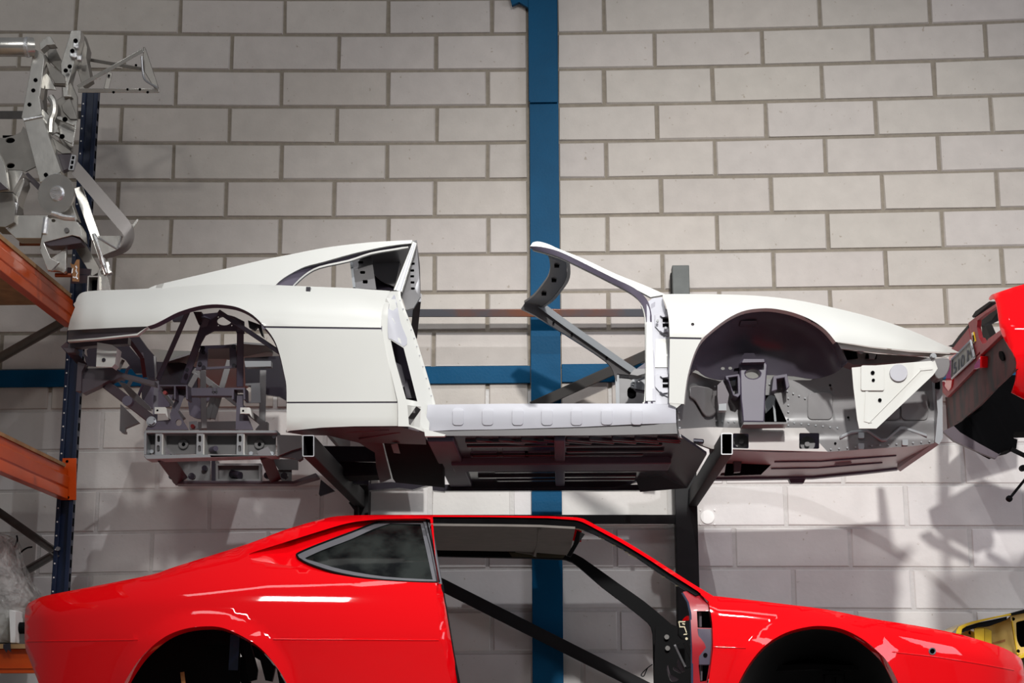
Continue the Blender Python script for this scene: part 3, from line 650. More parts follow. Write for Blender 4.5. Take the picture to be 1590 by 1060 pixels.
# nose end: cross panel, lamp cup
mb = MB(); mb.panel(flat(1450, 560, 1463, 560, 1464, 680, 1458, 690, 1452, 686, 1456, 640), YN+.38, .9); mb.build('nose_panel', M['lgrey'], Wc)
mb = MB(); mb.panel(sm(flat(1446, 557, 1472, 556, 1475, 569, 1468, 584, 1456, 588, 1450, 578), 3), YN+.22, .10); mb.build('lamp_cup', M['grey'], Wc, bevel=.006)
mb = MB(); mb.panel(flat(1304, 541, 1324, 544, 1362, 549, 1420, 553, 1452, 556, 1452, 562, 1400, 562, 1326, 566, 1312, 560), YN+.24, .12); mb.build('lamp_shelf', M['grey'], Wc)
mb = MB(); mb.panel(flat(1310, 543, 1330, 546, 1332, 556, 1316, 558), YN+.22, .01); mb.panel(flat(1345, 549, 1362, 550, 1361, 557, 1344, 556), YN+.22, .01); mb.build('lamp_opening', M['black'], Wc)
mb = MB(); mb.panel(flat(1349, 548.5, 1361, 549.5, 1358, 557, 1350, 557), YN+.212, .01); mb.build('lamp_tab', M['lgrey'], Wc)
mb = MB(); mb.panel(flat(1453, 588, 1459, 589, 1460, 603, 1453, 602), YN+.36, .02); mb.build('nose_slot', M['black'], Wc)
# undersides
def quad(a, Ya, b, Yb, n=6, d=(0, 0, .012)):
    A = [P(x, y, Ya) for x, y in a]; B = [P(x, y, Yb) for x, y in b]
    return A, B, d
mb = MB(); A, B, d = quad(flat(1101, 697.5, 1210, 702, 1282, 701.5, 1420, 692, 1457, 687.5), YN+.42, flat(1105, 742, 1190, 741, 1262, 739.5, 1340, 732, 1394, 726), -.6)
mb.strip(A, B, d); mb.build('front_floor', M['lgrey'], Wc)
mb = MB()
for fr in (.33, .6):
    mb.rail([a+(b-a)*fr-V3((0, 0, .006)) for a, b in zip(A[1:4], B[1:4])], (0, 1, 0), .02, (0, 0, 1), .012)
mb.build('floor_bead', M['purple'], Wc)
mb = MB(); mb.rail([b-V3((0, 0, .012)) for b in B], (0, 1, 0), .06, (0, 0, 1), .04); mb.panel(flat(1224, 741, 1252, 741, 1248, 749.5, 1228, 749.5), -.6, .05); mb.build('floor_edge_rail', M['purple'], Wc)
mb = MB(); mb.panel(ell(1309, 719, 14, 3, 20, -.1), -1.2, .003); mb.build('floor_drain', M['lgrey'], Wc)
mb = MB(); mb.panel(flat(1130, 704, 1215, 704, 1182, 736, 1125, 738), -1.2, .02); mb.build('axle_recess', M['black'], Wc)
mb = MB(); mb.panel(flat(1139, 705, 1153, 705, 1150, 732, 1140, 733), -1.3, .04); mb.panel(flat(1120, 734, 1152, 730, 1150, 737, 1118, 738), -1.1, .04); mb.build('recess_bracket', M['tail'], Wc)
# main floor with beads and cross member
YR = [YN+.09, -1.75, -1.4, -1.05, -.7, -.40]
xs0 = [660, 690, 780, 870, 960, 1052, 1102]
rows = []
zf = P(800, 676, YN+.09).z
for j, Y in enumerate(YR):
    r = []
    for i, x in enumerate(xs0):
        p = P(x, 676 if i < 6 else 697, YN+.09); p.y = Y
        if i == 6: p.y = Y if j else YN+.25
        if j == len(YR)-1 and i >= 5: p.x -= .12*(i-4); p.y -= .15
        p.z = zf if i < 6 else p.z
        r.append(p)
    rows.append(r)
mb = MB(); mb.sheet(rows, (0, 0, .012)); mb.build('floor_pan', M['dpurple'], Wc)
xa, xb = P(720, 676, YN+.09).x, P(1040, 676, YN+.09).x
mb = MB()
for Y, x_0, x_1 in ((-1.93, 0, .45), (-1.80, 0, .98), (-1.62, .5, 1), (-1.5, 0, .9), (-1.1, 0, 1), (-.95, .1, .95), (-.75, 0, .9), (-.62, .1, .9)):
    mb.rail([V3((xa+(xb-xa)*x_0, Y, zf-.014)), V3((xa+(xb-xa)*x_1, Y, zf-.014))], (0, 1, 0), .045, (0, 0, 1), .02)
for k in range(9):
    x = xa+.05+(xb-xa)*k/9; mb.rail([V3((x, -1.98, zf-.012)), V3((x+.22, -1.86, zf-.012))], (0, 1, 0), .03, (0, 0, 1), .02)
mb.build('floor_rib', M['dpurple'], Wc, bevel=.006)
mb = MB()
for x, w_ in ((P(876, 676, YN+.09).x, .05), (P(690, 676, YN+.09).x, .12)):
    mb.rail([V3((x-.02, -2.02, zf-.02)), V3((x-.02, -.45, zf-.02))], (1, 0, 0), w_, (0, 0, 1), .03)
mb.rail([V3((xa-.1, -1.26, zf-.035)), V3((xb+.05, -1.26, zf-.035))], (0, 1, 0), .24, (0, 0, 1), .04)
mb.build('floor_cross_member', M['purple'], Wc, bevel=.006)
mb = MB()
for x in (752, 800, 835): mb.rail([V3((P(x, 700, -1.6).x+a, -1.58+b, zf-.012)) for a, b in ((-.06, -.07), (.06, -.07), (.06, .07), (-.06, .07), (-.06, -.07))], (0, 0, 1), .008, (0, 1, 0), .006)
mb.build('floor_hatch', M['purple'], Wc)
mb = MB(); mb.rail([V3((xa-.08, -.42, zf-.03)), V3((xb-.2, -.42, zf-.03)), V3((xb-.02, -.5, zf+.01))], (0, 1, 0), .08, (0, 0, 1), .06); mb.build('far_sill_edge', M['dpurple'], Wc)
# rocker undersides behind the door, tank and boxes
mb = MB(); mb.strip([P(x, y, YN+.06) for x, y in flat(444, 671, 500, 664.5, 551, 663, 620, 662.5, 660, 672)], [P(x, y, -1.66) for x, y in flat(470, 675, 510, 676, 556, 687, 594, 688, 662, 690)], (0, 0, .01)); mb.build('rocker_underside', M['tail'], Wc)
mb = MB(); mb.rail([P(536, 672, YN+.2), P(604, 669, YN+.14)], (0, 1, 0), .02, (0, 0, 1), .01); mb.rail([P(557, 683, YN+.36), P(622, 672, YN+.2)], (0, 1, 0), .02, (0, 0, 1), .01); mb.build('rocker_rib', M['tail'], Wc, bevel=.004)
mb = MB(); mb.panel(flat(556, 686, 594, 688, 599, 710, 607, 742, 590, 749, 584, 725, 582, 702), lambda x, y: -1.66+.009*(y-688), .02); mb.build('chassis_web', M['tail'], Wc)
mb = MB(); mb.panel(flat(596, 688, 662, 679, 686, 680, 688, 751, 610, 743), lambda x, y: -1.75+.011*(y-680), .15); mb.build('fuel_tank_bay', M['bay'], Wc)
mb = MB(); mb.panel(flat(607, 690, 617, 688, 621, 703, 611, 702), lambda x, y: -1.8+.011*(y-680), .02); mb.build('bay_tab', M['grey'], Wc)
mb = MB(); mb.strip([P(668, 680, -2.0), P(672, 690, -1.7), P(682, 730, -1.0)], [P(684, 682, -1.95), P(686, 690, -1.7), P(689, 750, -.8)], (0, 0, .02)); mb.build('bay_edge', M['purple'], Wc)
mb = MB(); mb.panel(flat(522, 716, 586, 718, 588, 737, 535, 739), -1.1, .2); mb.panel(flat(500, 692, 584, 693, 584, 716, 520, 716), -1.2, .02); mb.build('engine_cross_box', M['bay'], Wc)
mb = MB(); mb.panel(flat(571, 751, 607, 748, 668, 752, 640, 760, 620, 757, 572, 761), -.5, .06); mb.panel(flat(498, 744, 520, 762, 497, 770, 495, 767), -.9, .02); mb.panel(flat(535, 741, 573, 744, 572, 752, 545, 750), -.7, .05); mb.build('far_rocker_edge', M['dpurple'], Wc)
mb = MB(); mb.panel(flat(671, 752, 690, 750, 690, 763, 672, 761), -.5, .06); mb.panel(flat(690, 752, 1000, 752, 994, 761, 690, 762), -.42, .05); mb.build('far_jacking_rail', M['dpurple'], Wc)
# ---- rear subframe of the white shell
YS = -1.70
mb = MB(); mb.panel(c2(540, 445, 1345, 445, 1340, 575, 536, 575), YS+.09, .006); mb.build('subframe_rail', M['grey'], Wc)
mb = MB(); mb.panel(c2(533, 428, 1350, 428, 1350, 446, 533, 446), YS, .10); mb.panel(c2(530, 578, 1345, 578, 1345, 586, 545, 608, 530, 590), YS, .10); mb.panel(c2(530, 440, 545, 440, 545, 580, 530, 580), YS, .1); mb.build('rail_flange', M['lgrey'], Wc, bevel=.003)
for u in (602, 856, 1104):
    mb = MB(); mb.panel(c2(u, 445, u+40, 445, u+36, 580, u-4, 580), YS+.005, .012, holes=[rrect(*c2(u+9, 460)[0], *c2(u+27, 500)[0], 2.2), rrect(*c2(u+7, 520)[0], *c2(u+25, 560)[0], 2.2)]); mb.build('slotted_web', M['lgrey'], Wc)
    mb = MB(); mb.panel(c2(u+38, 446, u+46, 446, u+46, 578, u+38, 578), YS+.01, .08); mb.build('web_return', M['white'], Wc)
for x, y in c2(775, 515, 1243, 515):
    mb = MB(); mb.cyl(P(x, y, YS+.088), (0, -1, 0), .024, .012, 20); mb.build('boss', M['grey'], Wc, bevel=.003)
    mb = MB(); mb.cyl(P(x, y, YS+.078), (0, -1, 0), .009, .004, 10); mb.build('boss_hole', M['black'], Wc)
mb = MB(); mb.cyl(P(*c2(945, 548)[0], YS+.085), (.6, -.8, 0), .013, .05, 10); mb.build('spigot', M['purple'], Wc)
mb = MB()
for x, y in c2(580, 560, 550, 525, 1335, 468, 1192, 572, 1320, 572): mb.cyl(P(x, y, YS+.08), (0, -1, 0), .01, .01, 8)
mb.build('weld_stud', M['bolt'], Wc)
mb = MB(); mb.panel(c2(1350, 455, 1500, 460, 1500, 535, 1440, 552, 1352, 588), YS+.02, .05); mb.build('rail_extension', M['grey'], Wc)
mb = MB(); mb.panel(c2(1352, 588, 1500, 535, 1505, 600, 1480, 615, 1460, 600), YS+.04, .05); mb.build('rail_gusset', M['tail'], Wc)
# lower cradle
mb = MB(); mb.bar(*c2(660, 600)[0], YS+.05, *c2(765, 745)[0], -1.2, 22, .05); mb.bar(*c2(1285, 600)[0], YS+.05, *c2(1345, 745)[0], -1.2, 18, .05); mb.build('cradle_leg', M['tail'], Wc)
mb = MB(); mb.panel(c2(700, 738, 1450, 740, 1590, 690, 1600, 715, 1450, 758, 715, 758), -1.22, .10); mb.build('cradle_rail', M['tail'], Wc, bevel=.003)
mb = MB(); mb.panel(c2(715, 610, 940, 605, 940, 738, 800, 738), -1.12, .01); mb.panel(c2(1320, 605, 1480, 605, 1480, 672, 1360, 672), -1.12, .01); mb.panel(c2(1290, 672, 1440, 672, 1440, 740, 1380, 740), -1.1, .01); mb.build('cradle_plate', M['grey'], Wc)
mb = MB(); mb.panel(c2(970, 632, 1250, 632, 1250, 740, 970, 740), -1.18, .05, holes=[c2(985, 645, 1238, 645, 1238, 728, 985, 728)]); mb.panel(c2(985, 645, 1238, 645, 1238, 728, 985, 728), -1.14, .02); mb.build('cradle_box', M['grey'], Wc)
mb = MB(); mb.panel(c2(945, 605, 970, 605, 970, 740, 945, 740), -1.2, .1); mb.build('cradle_divider', M['dpurple'], Wc)
mb = MB()
for x, y in c2(830, 715, 1295, 710, 1400, 712, 710, 715): mb.cyl(P(x, y, -1.2), (0, -1, 0), .017, .03, 12)
mb.cyl(P(*c2(1070, 695)[0], -1.14), (1, -.6, -.3), .02, .06, 10); mb.cyl(P(*c2(910, 665)[0], -1.12), (0, -1, 0), .014, .03, 10); mb.build('cradle_bush', M['dpurple'], Wc)
# uprights and gussets over the rail
mb = MB(); mb.bar(*d4(228, 590)[0], YS, *d4(215, 930)[0], YS, 7, .03); mb.build('subframe_post', M['purple'], Wc)
mb = MB(); mb.panel(d4(140, 990, 165, 940, 200, 920, 330, 910, 345, 850, 390, 820, 490, 990), YS-.005, .012, holes=[ell(*d4(410, 932)[0], 4.8, 5.2, 16)]); mb.build('pierced_gusset', M['purple'], Wc)
mb = MB(); mb.bar(*d4(430, 700)[0], YS+.02, *d4(355, 905)[0], YS+.02, 11, .04); mb.build('gusset_strut', M['purple'], Wc)
mb = MB(); mb.panel(d4(878, 990, 890, 700, 940, 700, 940, 855, 975, 870, 1022, 990), YS-.005, .012); mb.build('front_gusset', M['purple'], Wc)
mb = MB(); mb.cyl(P(*d4(190, 925)[0], YS-.01), (0, -1, 0), .017, .02, 6); mb.cyl(P(*d4(190, 925)[0], YS-.0), (0, -1, 0), .024, .012, 18); mb.build('pivot_bolt', M['bolt'], Wc)
for q in (d4(212, 805, 300, 805, 302, 860, 212, 860), d4(917, 808, 992, 808, 992, 858, 917, 858)):
    mb = MB(); mb.panel(q, YS-.06, .012); mb.panel([q[1], (q[1][0]+2, q[1][1]+2), (q[2][0]+4, q[2][1]+6), q[2]], YS-.06, .06); mb.build('mount_tab', M['white'], Wc)
    mb = MB(); mb.cyl(P(q[0][0]+4.5, q[0][1]+5, YS-.061), (0, -1, 0), .005, .002, 8); mb.build('tab_hole', M['black'], Wc)
mb = MB(); mb.panel(d4(490, 645, 855, 645, 855, 712, 490, 712), YS+.03, .05); mb.build('upper_link_rail', M['purple'], Wc, bevel=.003)
mb = MB(); mb.bar(*d4(690, 645)[0], YS+.026, *d4(700, 692)[0], YS+.026, 2, .005); mb.bar(*d4(722, 648)[0], YS+.026, *d4(722, 692)[0], YS+.026, 2, .005); mb.bar(*d4(684, 680)[0], YS+.026, *d4(728, 680)[0], YS+.026, 2, .005); mb.build('stamped_mark', M['dpurple'], Wc)
for q in (d4(250, 622, 385, 622, 385, 740, 372, 740, 372, 632, 250, 632), d4(385, 622, 482, 622, 486, 740, 470, 740, 470, 632, 385, 632), d4(850, 645, 955, 645, 958, 740, 942, 740, 942, 660, 866, 660, 862, 740, 848, 740)):
    mb = MB(); mb.panel(q, YS-.05, .09); mb.build('link_bracket', M['purple'], Wc)
mb = MB(); mb.panel(d4(255, 630, 372, 630, 372, 700, 300, 700, 255, 660), YS+.03, .01); mb.panel(d4(386, 630, 472, 630, 472, 705, 386, 705), YS+.03, .01); mb.build('bracket_back', M['tail'], Wc)
mb = MB(); mb.cyl(P(*d4(308, 694)[0], YS-.02), (0, -1, 0), .009, .03, 12); mb.cyl(P(*d4(533, 968)[0], -1.2), (0, -1, 0), .010, .03, 12); mb.build('red_bush', mat('red_rubber', '8a2a2a', .5), Wc)
# towers and diagonals inside the wheel arch
for a in ((488, 15, YN+.3, 240, 580, YS, 7.5, .03), (640, 75, YN+.35, 448, 615, YS+.05, 11, .05), (918, 130, YN+.36, 914, 640, YS+.03, 10.5, .05), (735, 15, YN+.2, 1235, 350, YN+.12, 7, .03), (915, 710, YS, 912, 860, YS, 9.5, .04)):
    mb = MB(); mb.bar(*d4(a[0], a[1])[0], a[2], *d4(a[3], a[4])[0], a[5], a[6], a[7]); mb.build('tower_tube', M['purple'], Wc, bevel=.003)
mb = MB(); mb.panel(d4(600, 40, 740, 25, 870, 60, 950, 100, 950, 200, 890, 200, 880, 178, 700, 178, 630, 215, 560, 340, 540, 300, 600, 80), YN+.37, .01, holes=[ell(*d4(785, 96)[0], 11.3, 6.8, 20), ell(*d4(735, 62)[0], 1.2, 1.2, 8), ell(*d4(735, 132)[0], 1.2, 1.2, 8), ell(*d4(846, 132)[0], 1.2, 1.2, 8)]); mb.build('tower_top_plate', M['purple'], Wc)
mb = MB(); mb.panel(d4(590, 300, 880, 290, 890, 480, 550, 500), YN+.44, .012, holes=[d4(650, 322, 828, 318, 830, 466, 645, 474)]); mb.build('pierced_frame_plate', M['purple'], Wc)
mb = MB()
for x, y in d4(612, 320, 864, 308, 868, 465, 618, 480, 588, 450, 615, 355, 480, 500): mb.cyl(P(x, y, YN+.437), (0, -1, 0), .01, .008, 10)
mb.build('plate_bolt', M['dpurple'], Wc)
mb = MB(); mb.panel(d4(530, 20, 600, 20, 590, 110, 575, 125), YN+.3, .03); mb.panel(d4(360, 40, 480, 30, 460, 96, 360, 96), YN+.55, .03); mb.panel(d4(980, 90, 1090, 130, 1110, 230, 1090, 215, 1060, 140, 1030, 170, 990, 150), YN+.2, .03); mb.build('arch_bracket', M['dpurple'], Wc)
# far side of the engine bay
mb = MB(); mb.panel(d4(205, 430, 450, 440, 560, 480, 560, 700, 180, 790, 110, 790, 100, 600, 210, 540), -.62, .03); mb.panel(d4(950, 400, 1290, 380, 1300, 755, 1240, 720, 1120, 700, 960, 620), -.62, .03); mb.build('far_wheelhouse', M['dpurple'], Wc)
mb = MB(); mb.strip([P(*q, -.75) for q in d4(290, 440, 640, 330, 950, 285, 1160, 300)], [P(*q, -.35) for q in d4(290, 452, 620, 440, 900, 440, 1200, 380)], (0, 0, .01)); mb.build('far_deck', M['grey'], Wc)
mb = MB(); mb.panel(d4(950, 425, 1170, 425, 1170, 470, 960, 475), -.9, .05); mb.build('engine_shelf', M['lgrey'], Wc)
for a in ((1105, 500, -.9, 1098, 940, -.9, 10, .04), (530, 500, -.95, 1130, 960, -.9, 9, .05), (830, 420, -.9, 690, 900, -.9, 9, .04), (610, 500, -1.2, 620, 980, -1.2, 9, .04), (570, 720, -.9, 690, 640, -.95, 8, .04), (450, 900, -1.3, 260, 650, -1.3, 6, .03), (700, 700, -.9, 650, 900, -.9, 10, .04), (500, 640, -.95, 560, 530, -.95, 8, .04)):
    mb = MB(); mb.bar(*d4(a[0], a[1])[0], a[2], *d4(a[3], a[4])[0], a[5], a[6], a[7]); mb.build('engine_bay_tube', M['grey'], Wc, bevel=.002)
mb = MB(); mb.panel(d4(960, 610, 1080, 605, 1085, 770, 960, 770, 960, 755, 1005, 755, 1005, 625, 960, 625), -.95, .012); mb.build('coil_plate', M['lgrey'], Wc)
mb = MB(); mb.panel(d4(570, 925, 880, 920, 880, 990, 570, 990), -1.05, .06); mb.panel(d4(1090, 930, 1140, 925, 1140, 990, 1040, 990), -1.05, .05); mb.build('far_cradle_rail', M['grey'], Wc)
mb = MB(); mb.panel(sm(d4(500, 870, 560, 895, 610, 880, 640, 760, 720, 720, 560, 700, 480, 720), 3), -.7, .03); mb.panel(d4(100, 790, 200, 610, 380, 640, 330, 800, 140, 820), -.75, .03); mb.build('far_arch_panel', M['purple'], Wc)
mb = MB(); mb.panel(d4(495, 925, 560, 920, 570, 985, 500, 990), -1.2, .02); mb.build('small_mount', M['lgrey'], Wc)
# tail framework
mb = MB(); mb.panel(d8(180, 340, 300, 335, 790, 285, 785, 355, 470, 370, 240, 395, 160, 405), YN+.22, .05); mb.build('tail_cross_rail', M['tail'], Wc)
mb = MB(); mb.panel(d8(310, 610, 640, 600, 720, 650, 1060, 740, 1060, 785, 720, 695, 600, 745, 320, 710), YN+.30, .06); mb.panel(d8(310, 712, 600, 725, 480, 790, 320, 865, 300, 850), YN+.28, .06); mb.build('tail_box_beam', M['tail'], Wc)
mb = MB(); mb.panel(d8(270, 540, 350, 565, 310, 640, 300, 840, 250, 840), YN+.26, .05); mb.build('tail_bracket', M['tail'], Wc)
mb = MB(); mb.bar(*d8(190, 430)[0], YN+.22, *d8(340, 590)[0], YN+.35, 11, .06); mb.panel(d8(120, 395, 170, 400, 240, 400, 230, 440, 160, 445), YN+.2, .08); mb.build('tail_corner_strut', M['tail'], Wc)
mb = MB(); mb.panel(d8(470, 340, 620, 365, 620, 595, 458, 590), YN+.18, .012); mb.panel(d8(620, 365, 675, 400, 650, 560, 620, 595), YN+.18, .08); mb.build('lamp_bracket', M['white'], Wc)
mb = MB(); mb.cyl(P(*d8(538, 521)[0], YN+.178), (0, -1, 0), .009, .004, 10); mb.build('bracket_hole', M['dpurple'], Wc)
mb = MB(); mb.panel(d8(640, 380, 780, 360, 920, 520, 940, 660, 860, 660, 760, 520, 650, 450), -1.35, .03); mb.panel(d8(790, 275, 890, 265, 980, 390, 1060, 480, 1070, 700, 960, 690, 940, 510, 800, 340), -1.1, .04); mb.panel(d8(440, 370, 470, 400, 460, 590, 360, 580, 330, 450, 370, 490, 360, 420), -1.3, .02); mb.build('rear_valance_web', M['dpurple'], Wc)
mb = MB(); mb.bar(*d8(790, 310)[0], -1.6, *d8(930, 500)[0], -1.5, 6, .04); mb.bar(*d8(930, 500)[0], -1.5, *d8(960, 700)[0], -1.4, 6, .04); mb.build('tail_pipe_frame', M['tail'], Wc)
mb = MB(); mb.bar(*d8(560, 770)[0], YN+.32, *d8(1040, 1140)[0], YS, 14, .06); mb.build('tail_diagonal', M['tail'], Wc, bevel=.004)
mb = MB(); mb.cyl(P(*d8(800, 955)[0], -1.86), (0, -1, 0), .024, .04, 14); mb.build('diagonal_boss', M['purple'], Wc)
mb = MB(); mb.panel(d8(680, 740, 760, 760, 1010, 1000, 1020, 1040, 900, 1010), -1.3, .03); mb.bar(*d8(740, 520)[0], -1.3, *d8(690, 620)[0], -1.3, 5, .02); mb.bar(*d8(820, 730)[0], -1.2, *d8(770, 820)[0], -1.2, 6, .02); mb.bar(*d8(1060, 480)[0], -1.3, *d8(1075, 720)[0], -1.3, 3, .02); mb.build('tail_stay', M['grey'], Wc)
mb = MB(); mb.tube([P(*q, -1.2) for q in d8(830, 570, 780, 620, 760, 680, 740, 740)], .008, 6); mb.tube([P(*q, -1.2) for q in d8(945, 760, 890, 900, 860, 920)], .008, 6); mb.build('thin_pipe', M['purple'], Wc)
mb = MB(); mb.panel(c2(385, 265, 500, 380, 415, 415, 410, 440, 380, 430), -1.1, .03); mb.panel(c2(380, 428, 412, 430, 412, 444, 395, 444), -1.12, .05); mb.build('exhaust_hanger_plate', M['grey'], Wc)

# ================================================================ red car shell
RN, RC = -2.36, -1.50
Rc = thing('car_body_shell', 'shiny red coupe body shell without doors, below the white shell', 'car body', tuple(P(800, 1150, RC)))
e1, e2, e3, e4 = sc(0, 780, 3.3125), sc(360, 780, 3.785), sc(640, 780, 3.3125), sc(1040, 880, 2.89)
rtop_pts = [(39, 949), (45, 935.5), (60, 928), (80, 922.5), (145, 910), (235.5, 891.7), (271.7, 879.6), (385, 844), (439, 823.6), (489.5, 808.5), (524, 801), (571, 799.4), (640, 799.2), (760, 800), (851, 801), (890, 802.6), (905.7, 805), (930, 817.7), (966, 837), (1011, 864.5), (1062.6, 897.7), (1087, 912.8), (1108, 925.3), (1150.7, 929.5), (1213, 937), (1282, 945.7), (1351, 959.6), (1420.6, 970.7), (1479.5, 982), (1524, 994), (1559, 1006), (1580, 1018), (1588, 1029)]
rtop = interp(rtop_pts)
belt = interp([(39, 962), (145, 945), (300, 925), (420, 908), (540, 904), (700, 906), (1090, 940), (1200, 948), (1300, 962), (1400, 985), (1500, 1012), (1590, 1045)])
rplan = interp([(30, .30), (40, .20), (52, .13), (75, .08), (120, .04), (190, .01), (260, 0), (700, .02), (1100, .02), (1270, 0), (1380, .02), (1480, .10), (1540, .20), (1575, .32), (1590, .48)])
_rx = np.arange(25, 1600, 5.); _rp = np.array([rplan(x) for x in _rx])
for _ in range(6): _rp = np.convolve(np.pad(_rp, 2, 'edge'), np.ones(5)/5, 'valid')
def rpl(x): return float(np.interp(x, _rx, _rp))
crease = interp([(39, 995.5), (223, 993), (420, 992), (683, 993.5), (1105, 1004), (1161, 1006), (1382, 1011.5), (1450, 1019), (1520, 1030), (1575, 1040)])
rb_k = interp([(40, .13), (300, .14), (460, .20), (1050, .20), (1140, .13), (1590, .12)])
def gR(x, y):
    b = belt(x); o = .0
    if y < b: o += rb_k(x)*((b-y)/105)**1.2
    d = y-rtop(x); fr = 1 if (x < 380 or x > 1110) else 0
    if fr: o += (.03 if x < 380 else .025)*max(0, 1-max(d, 0)/(26 if x < 380 else 30))**2.2
    cy = crease(x)
    o += .00042*abs(y-cy) if y > cy else .00008*(cy-y)+4.2e-6*(cy-y)**2
    for cx_, cy_, r_ in ((318, 1096, 124), (1270, 1094, 122)):
        q = math.hypot(x-cx_, y-cy_)-r_
        if q < 25: o -= .030*(1-max(q, 0)/25)
    return RN+o+rpl(x)
ra = sm(flat(189, 1075, 193, 1060, 211, 1030.6, 229.4, 1009.4, 256.6, 988, 287, 976, 320, 972, 347, 974.7, 377.4, 988, 404.5, 1006, 428.7, 1033.6, 445, 1060, 450, 1075), 4)
scoop = sm(flat(386.4, 861, 392, 857.5, 430, 845.5, 487, 827.5, 530, 814.5, 553, 809.5), 3)+flat(590, 805.5, 660, 804.5, 668, 806, 681, 905)+sm(flat(681, 905.3, 637, 904, 571, 899.5, 518, 891.5, 470, 882, 425, 875, 395, 870, 386.5, 865), 3)[:-1]
tailc = sm(flat(66, 1075, 60, 1060, 45, 1021.5, 39, 1003, 38.3, 973, 39, 949, 41.5, 941, 46, 935.2, 60, 928), 3)
silh = sm(flat(60, 928, 80, 922.5, 145, 910, 235.5, 891.7, 271.7, 879.6, 385, 844, 439, 823.6, 489.5, 808.5, 524, 801, 571, 799.4), 3)+flat(640, 799.2, 672, 799.3, 672, 804)
fr_ = [(678.4, 905.5)]+sm(flat(677.5, 917, 680.5, 951.7, 685, 991, 693, 1028, 701, 1060, 704, 1075), 3)
cl1 = [(41, 995.5), (150, 994), (216, 993.2)]; cl2 = [(422, 992), (550, 992.7), (682, 993.5)]
def arcl(cx_, cy_, r_, a0, a1): return [(cx_+r_*math.cos(math.radians(a)), cy_-r_*math.sin(math.radians(a))) for a in np.arange(a1, a0-.1, -3)]
mb = MB(); mb.panel(tailc+silh[1:]+fr_+ra[::-1], gR, .004, holes=[scoop], step=9, lines=[cl1, [(444, 992.2), (550, 992.7), (682, 993.5)], arcl(318, 1096, 149, 44, 136), arcl(318, 1096, 125.5, 10, 170)])
r1 = mb.build('rear_wing_panel', M['red'], Rc, angle=50)
for pts in ([(42, 995.5), (150, 994), (214, 993)], [(424, 992), (550, 992.7), (681, 993.5)], [(1109, 1004), (1158, 1005.7)], [(1386, 1011.8), (1450, 1019), (1520, 1030), (1574, 1040)]):
    mb = MB(); mb.tube([P(x, y, gR(x, y)-.0005) for x, y in sm(pts, 8)], .0028, 8); mb.build('body_crease', M['red'], Rc, angle=60)
# dished surround of the side window
win_o = sm(flat(460.6, 861.4, 464, 858, 492, 846, 545, 826, 584.6, 811, 611, 805.5), 3)+flat(640, 804.8, 661, 806.5, 681, 903.8)+sm(flat(681, 903.8, 637.4, 902.9, 571, 897.6, 518.5, 888, 479, 875, 463, 866), 3)
sdp = lambda x, y: gR(x, y)+.065*min(1, max(0, (x-386)/60))
mb = MB(); mb.panel(scoop, lambda x, y: sdp(x, y)+.006, .004, holes=[sm(win_o, 1)[:-1]], step=9); mb.build('window_surround', M['red'], Rc, angle=50)
S = scoop+[scoop[0]]
mb = MB(); mb.strip([P(x, y, gR(x, y)+.001) for x, y in S], [P(x, y, sdp(x, y)+.009) for x, y in S], (0, .002, .002)); mb.build('scoop_edge', M['red'], Rc, angle=60)
win_i = sm(flat(473.6, 866, 500, 854, 545, 836.8, 580, 821, 605.7, 812.5), 3)+flat(653, 813.5, 671.7, 899.5)+sm(flat(671.7, 899.5, 597.8, 895, 531.7, 884, 492, 872.5, 476, 868), 3)
mb = MB(); mb.panel(win_o, lambda x, y: sdp(x, y)-.004, .02, holes=[win_i], step=12); mb.build('window_seal', M['rubber'], Rc, bevel=.003)
so = [P(x, y, sdp(x, y)-.008) for x, y in win_o]; mb = MB(); mb.tube(so+[so[0]], .0045, 6); mb.build('seal_edge', M['trim'], Rc)
mb = MB(); mb.panel(win_i, lambda x, y: sdp(x, y)+.006, .004, step=14); tag(mb.build('quarter_window', M['glass'], Rc), 'dusty side window glass')
mb = MB(); mb.panel(flat(656, 806, 664, 805, 671, 816, 686.5, 907, 679, 905, 668, 850), lambda x, y: sdp(x, y)-.02, .03, step=14); mb.build('window_post', M['rubber'], Rc, bevel=.003)
mb = MB(); mb.rail([P(x, y, sdp(x, y)-.03) for x, y in flat(662, 806, 672, 850, 682, 902)], (1, 0, .2), .006, (0, 1, 0), .02); mb.build('post_trim', M['trim'], Rc)
# door jamb behind the door opening
jr_ = sm(flat(686.3, 907, 689, 928, 693, 949, 703.5, 1012.5, 712.7, 1060, 715, 1075), 3)
mb = MB(); mb.panel(fr_+jr_[::-1], lambda x, y: gR(675, y)+.012+.004*max(0, x-678-(y-905)*.14), .01, step=8); mb.build('door_jamb', M['red'], Rc)
mb = MB(); mb.rail([P(x, y, RN+.09) for x, y in jr_], (1, 0, .2), .009, (0, 1, 0), .02); mb.build('jamb_seal', M['trim'], Rc)
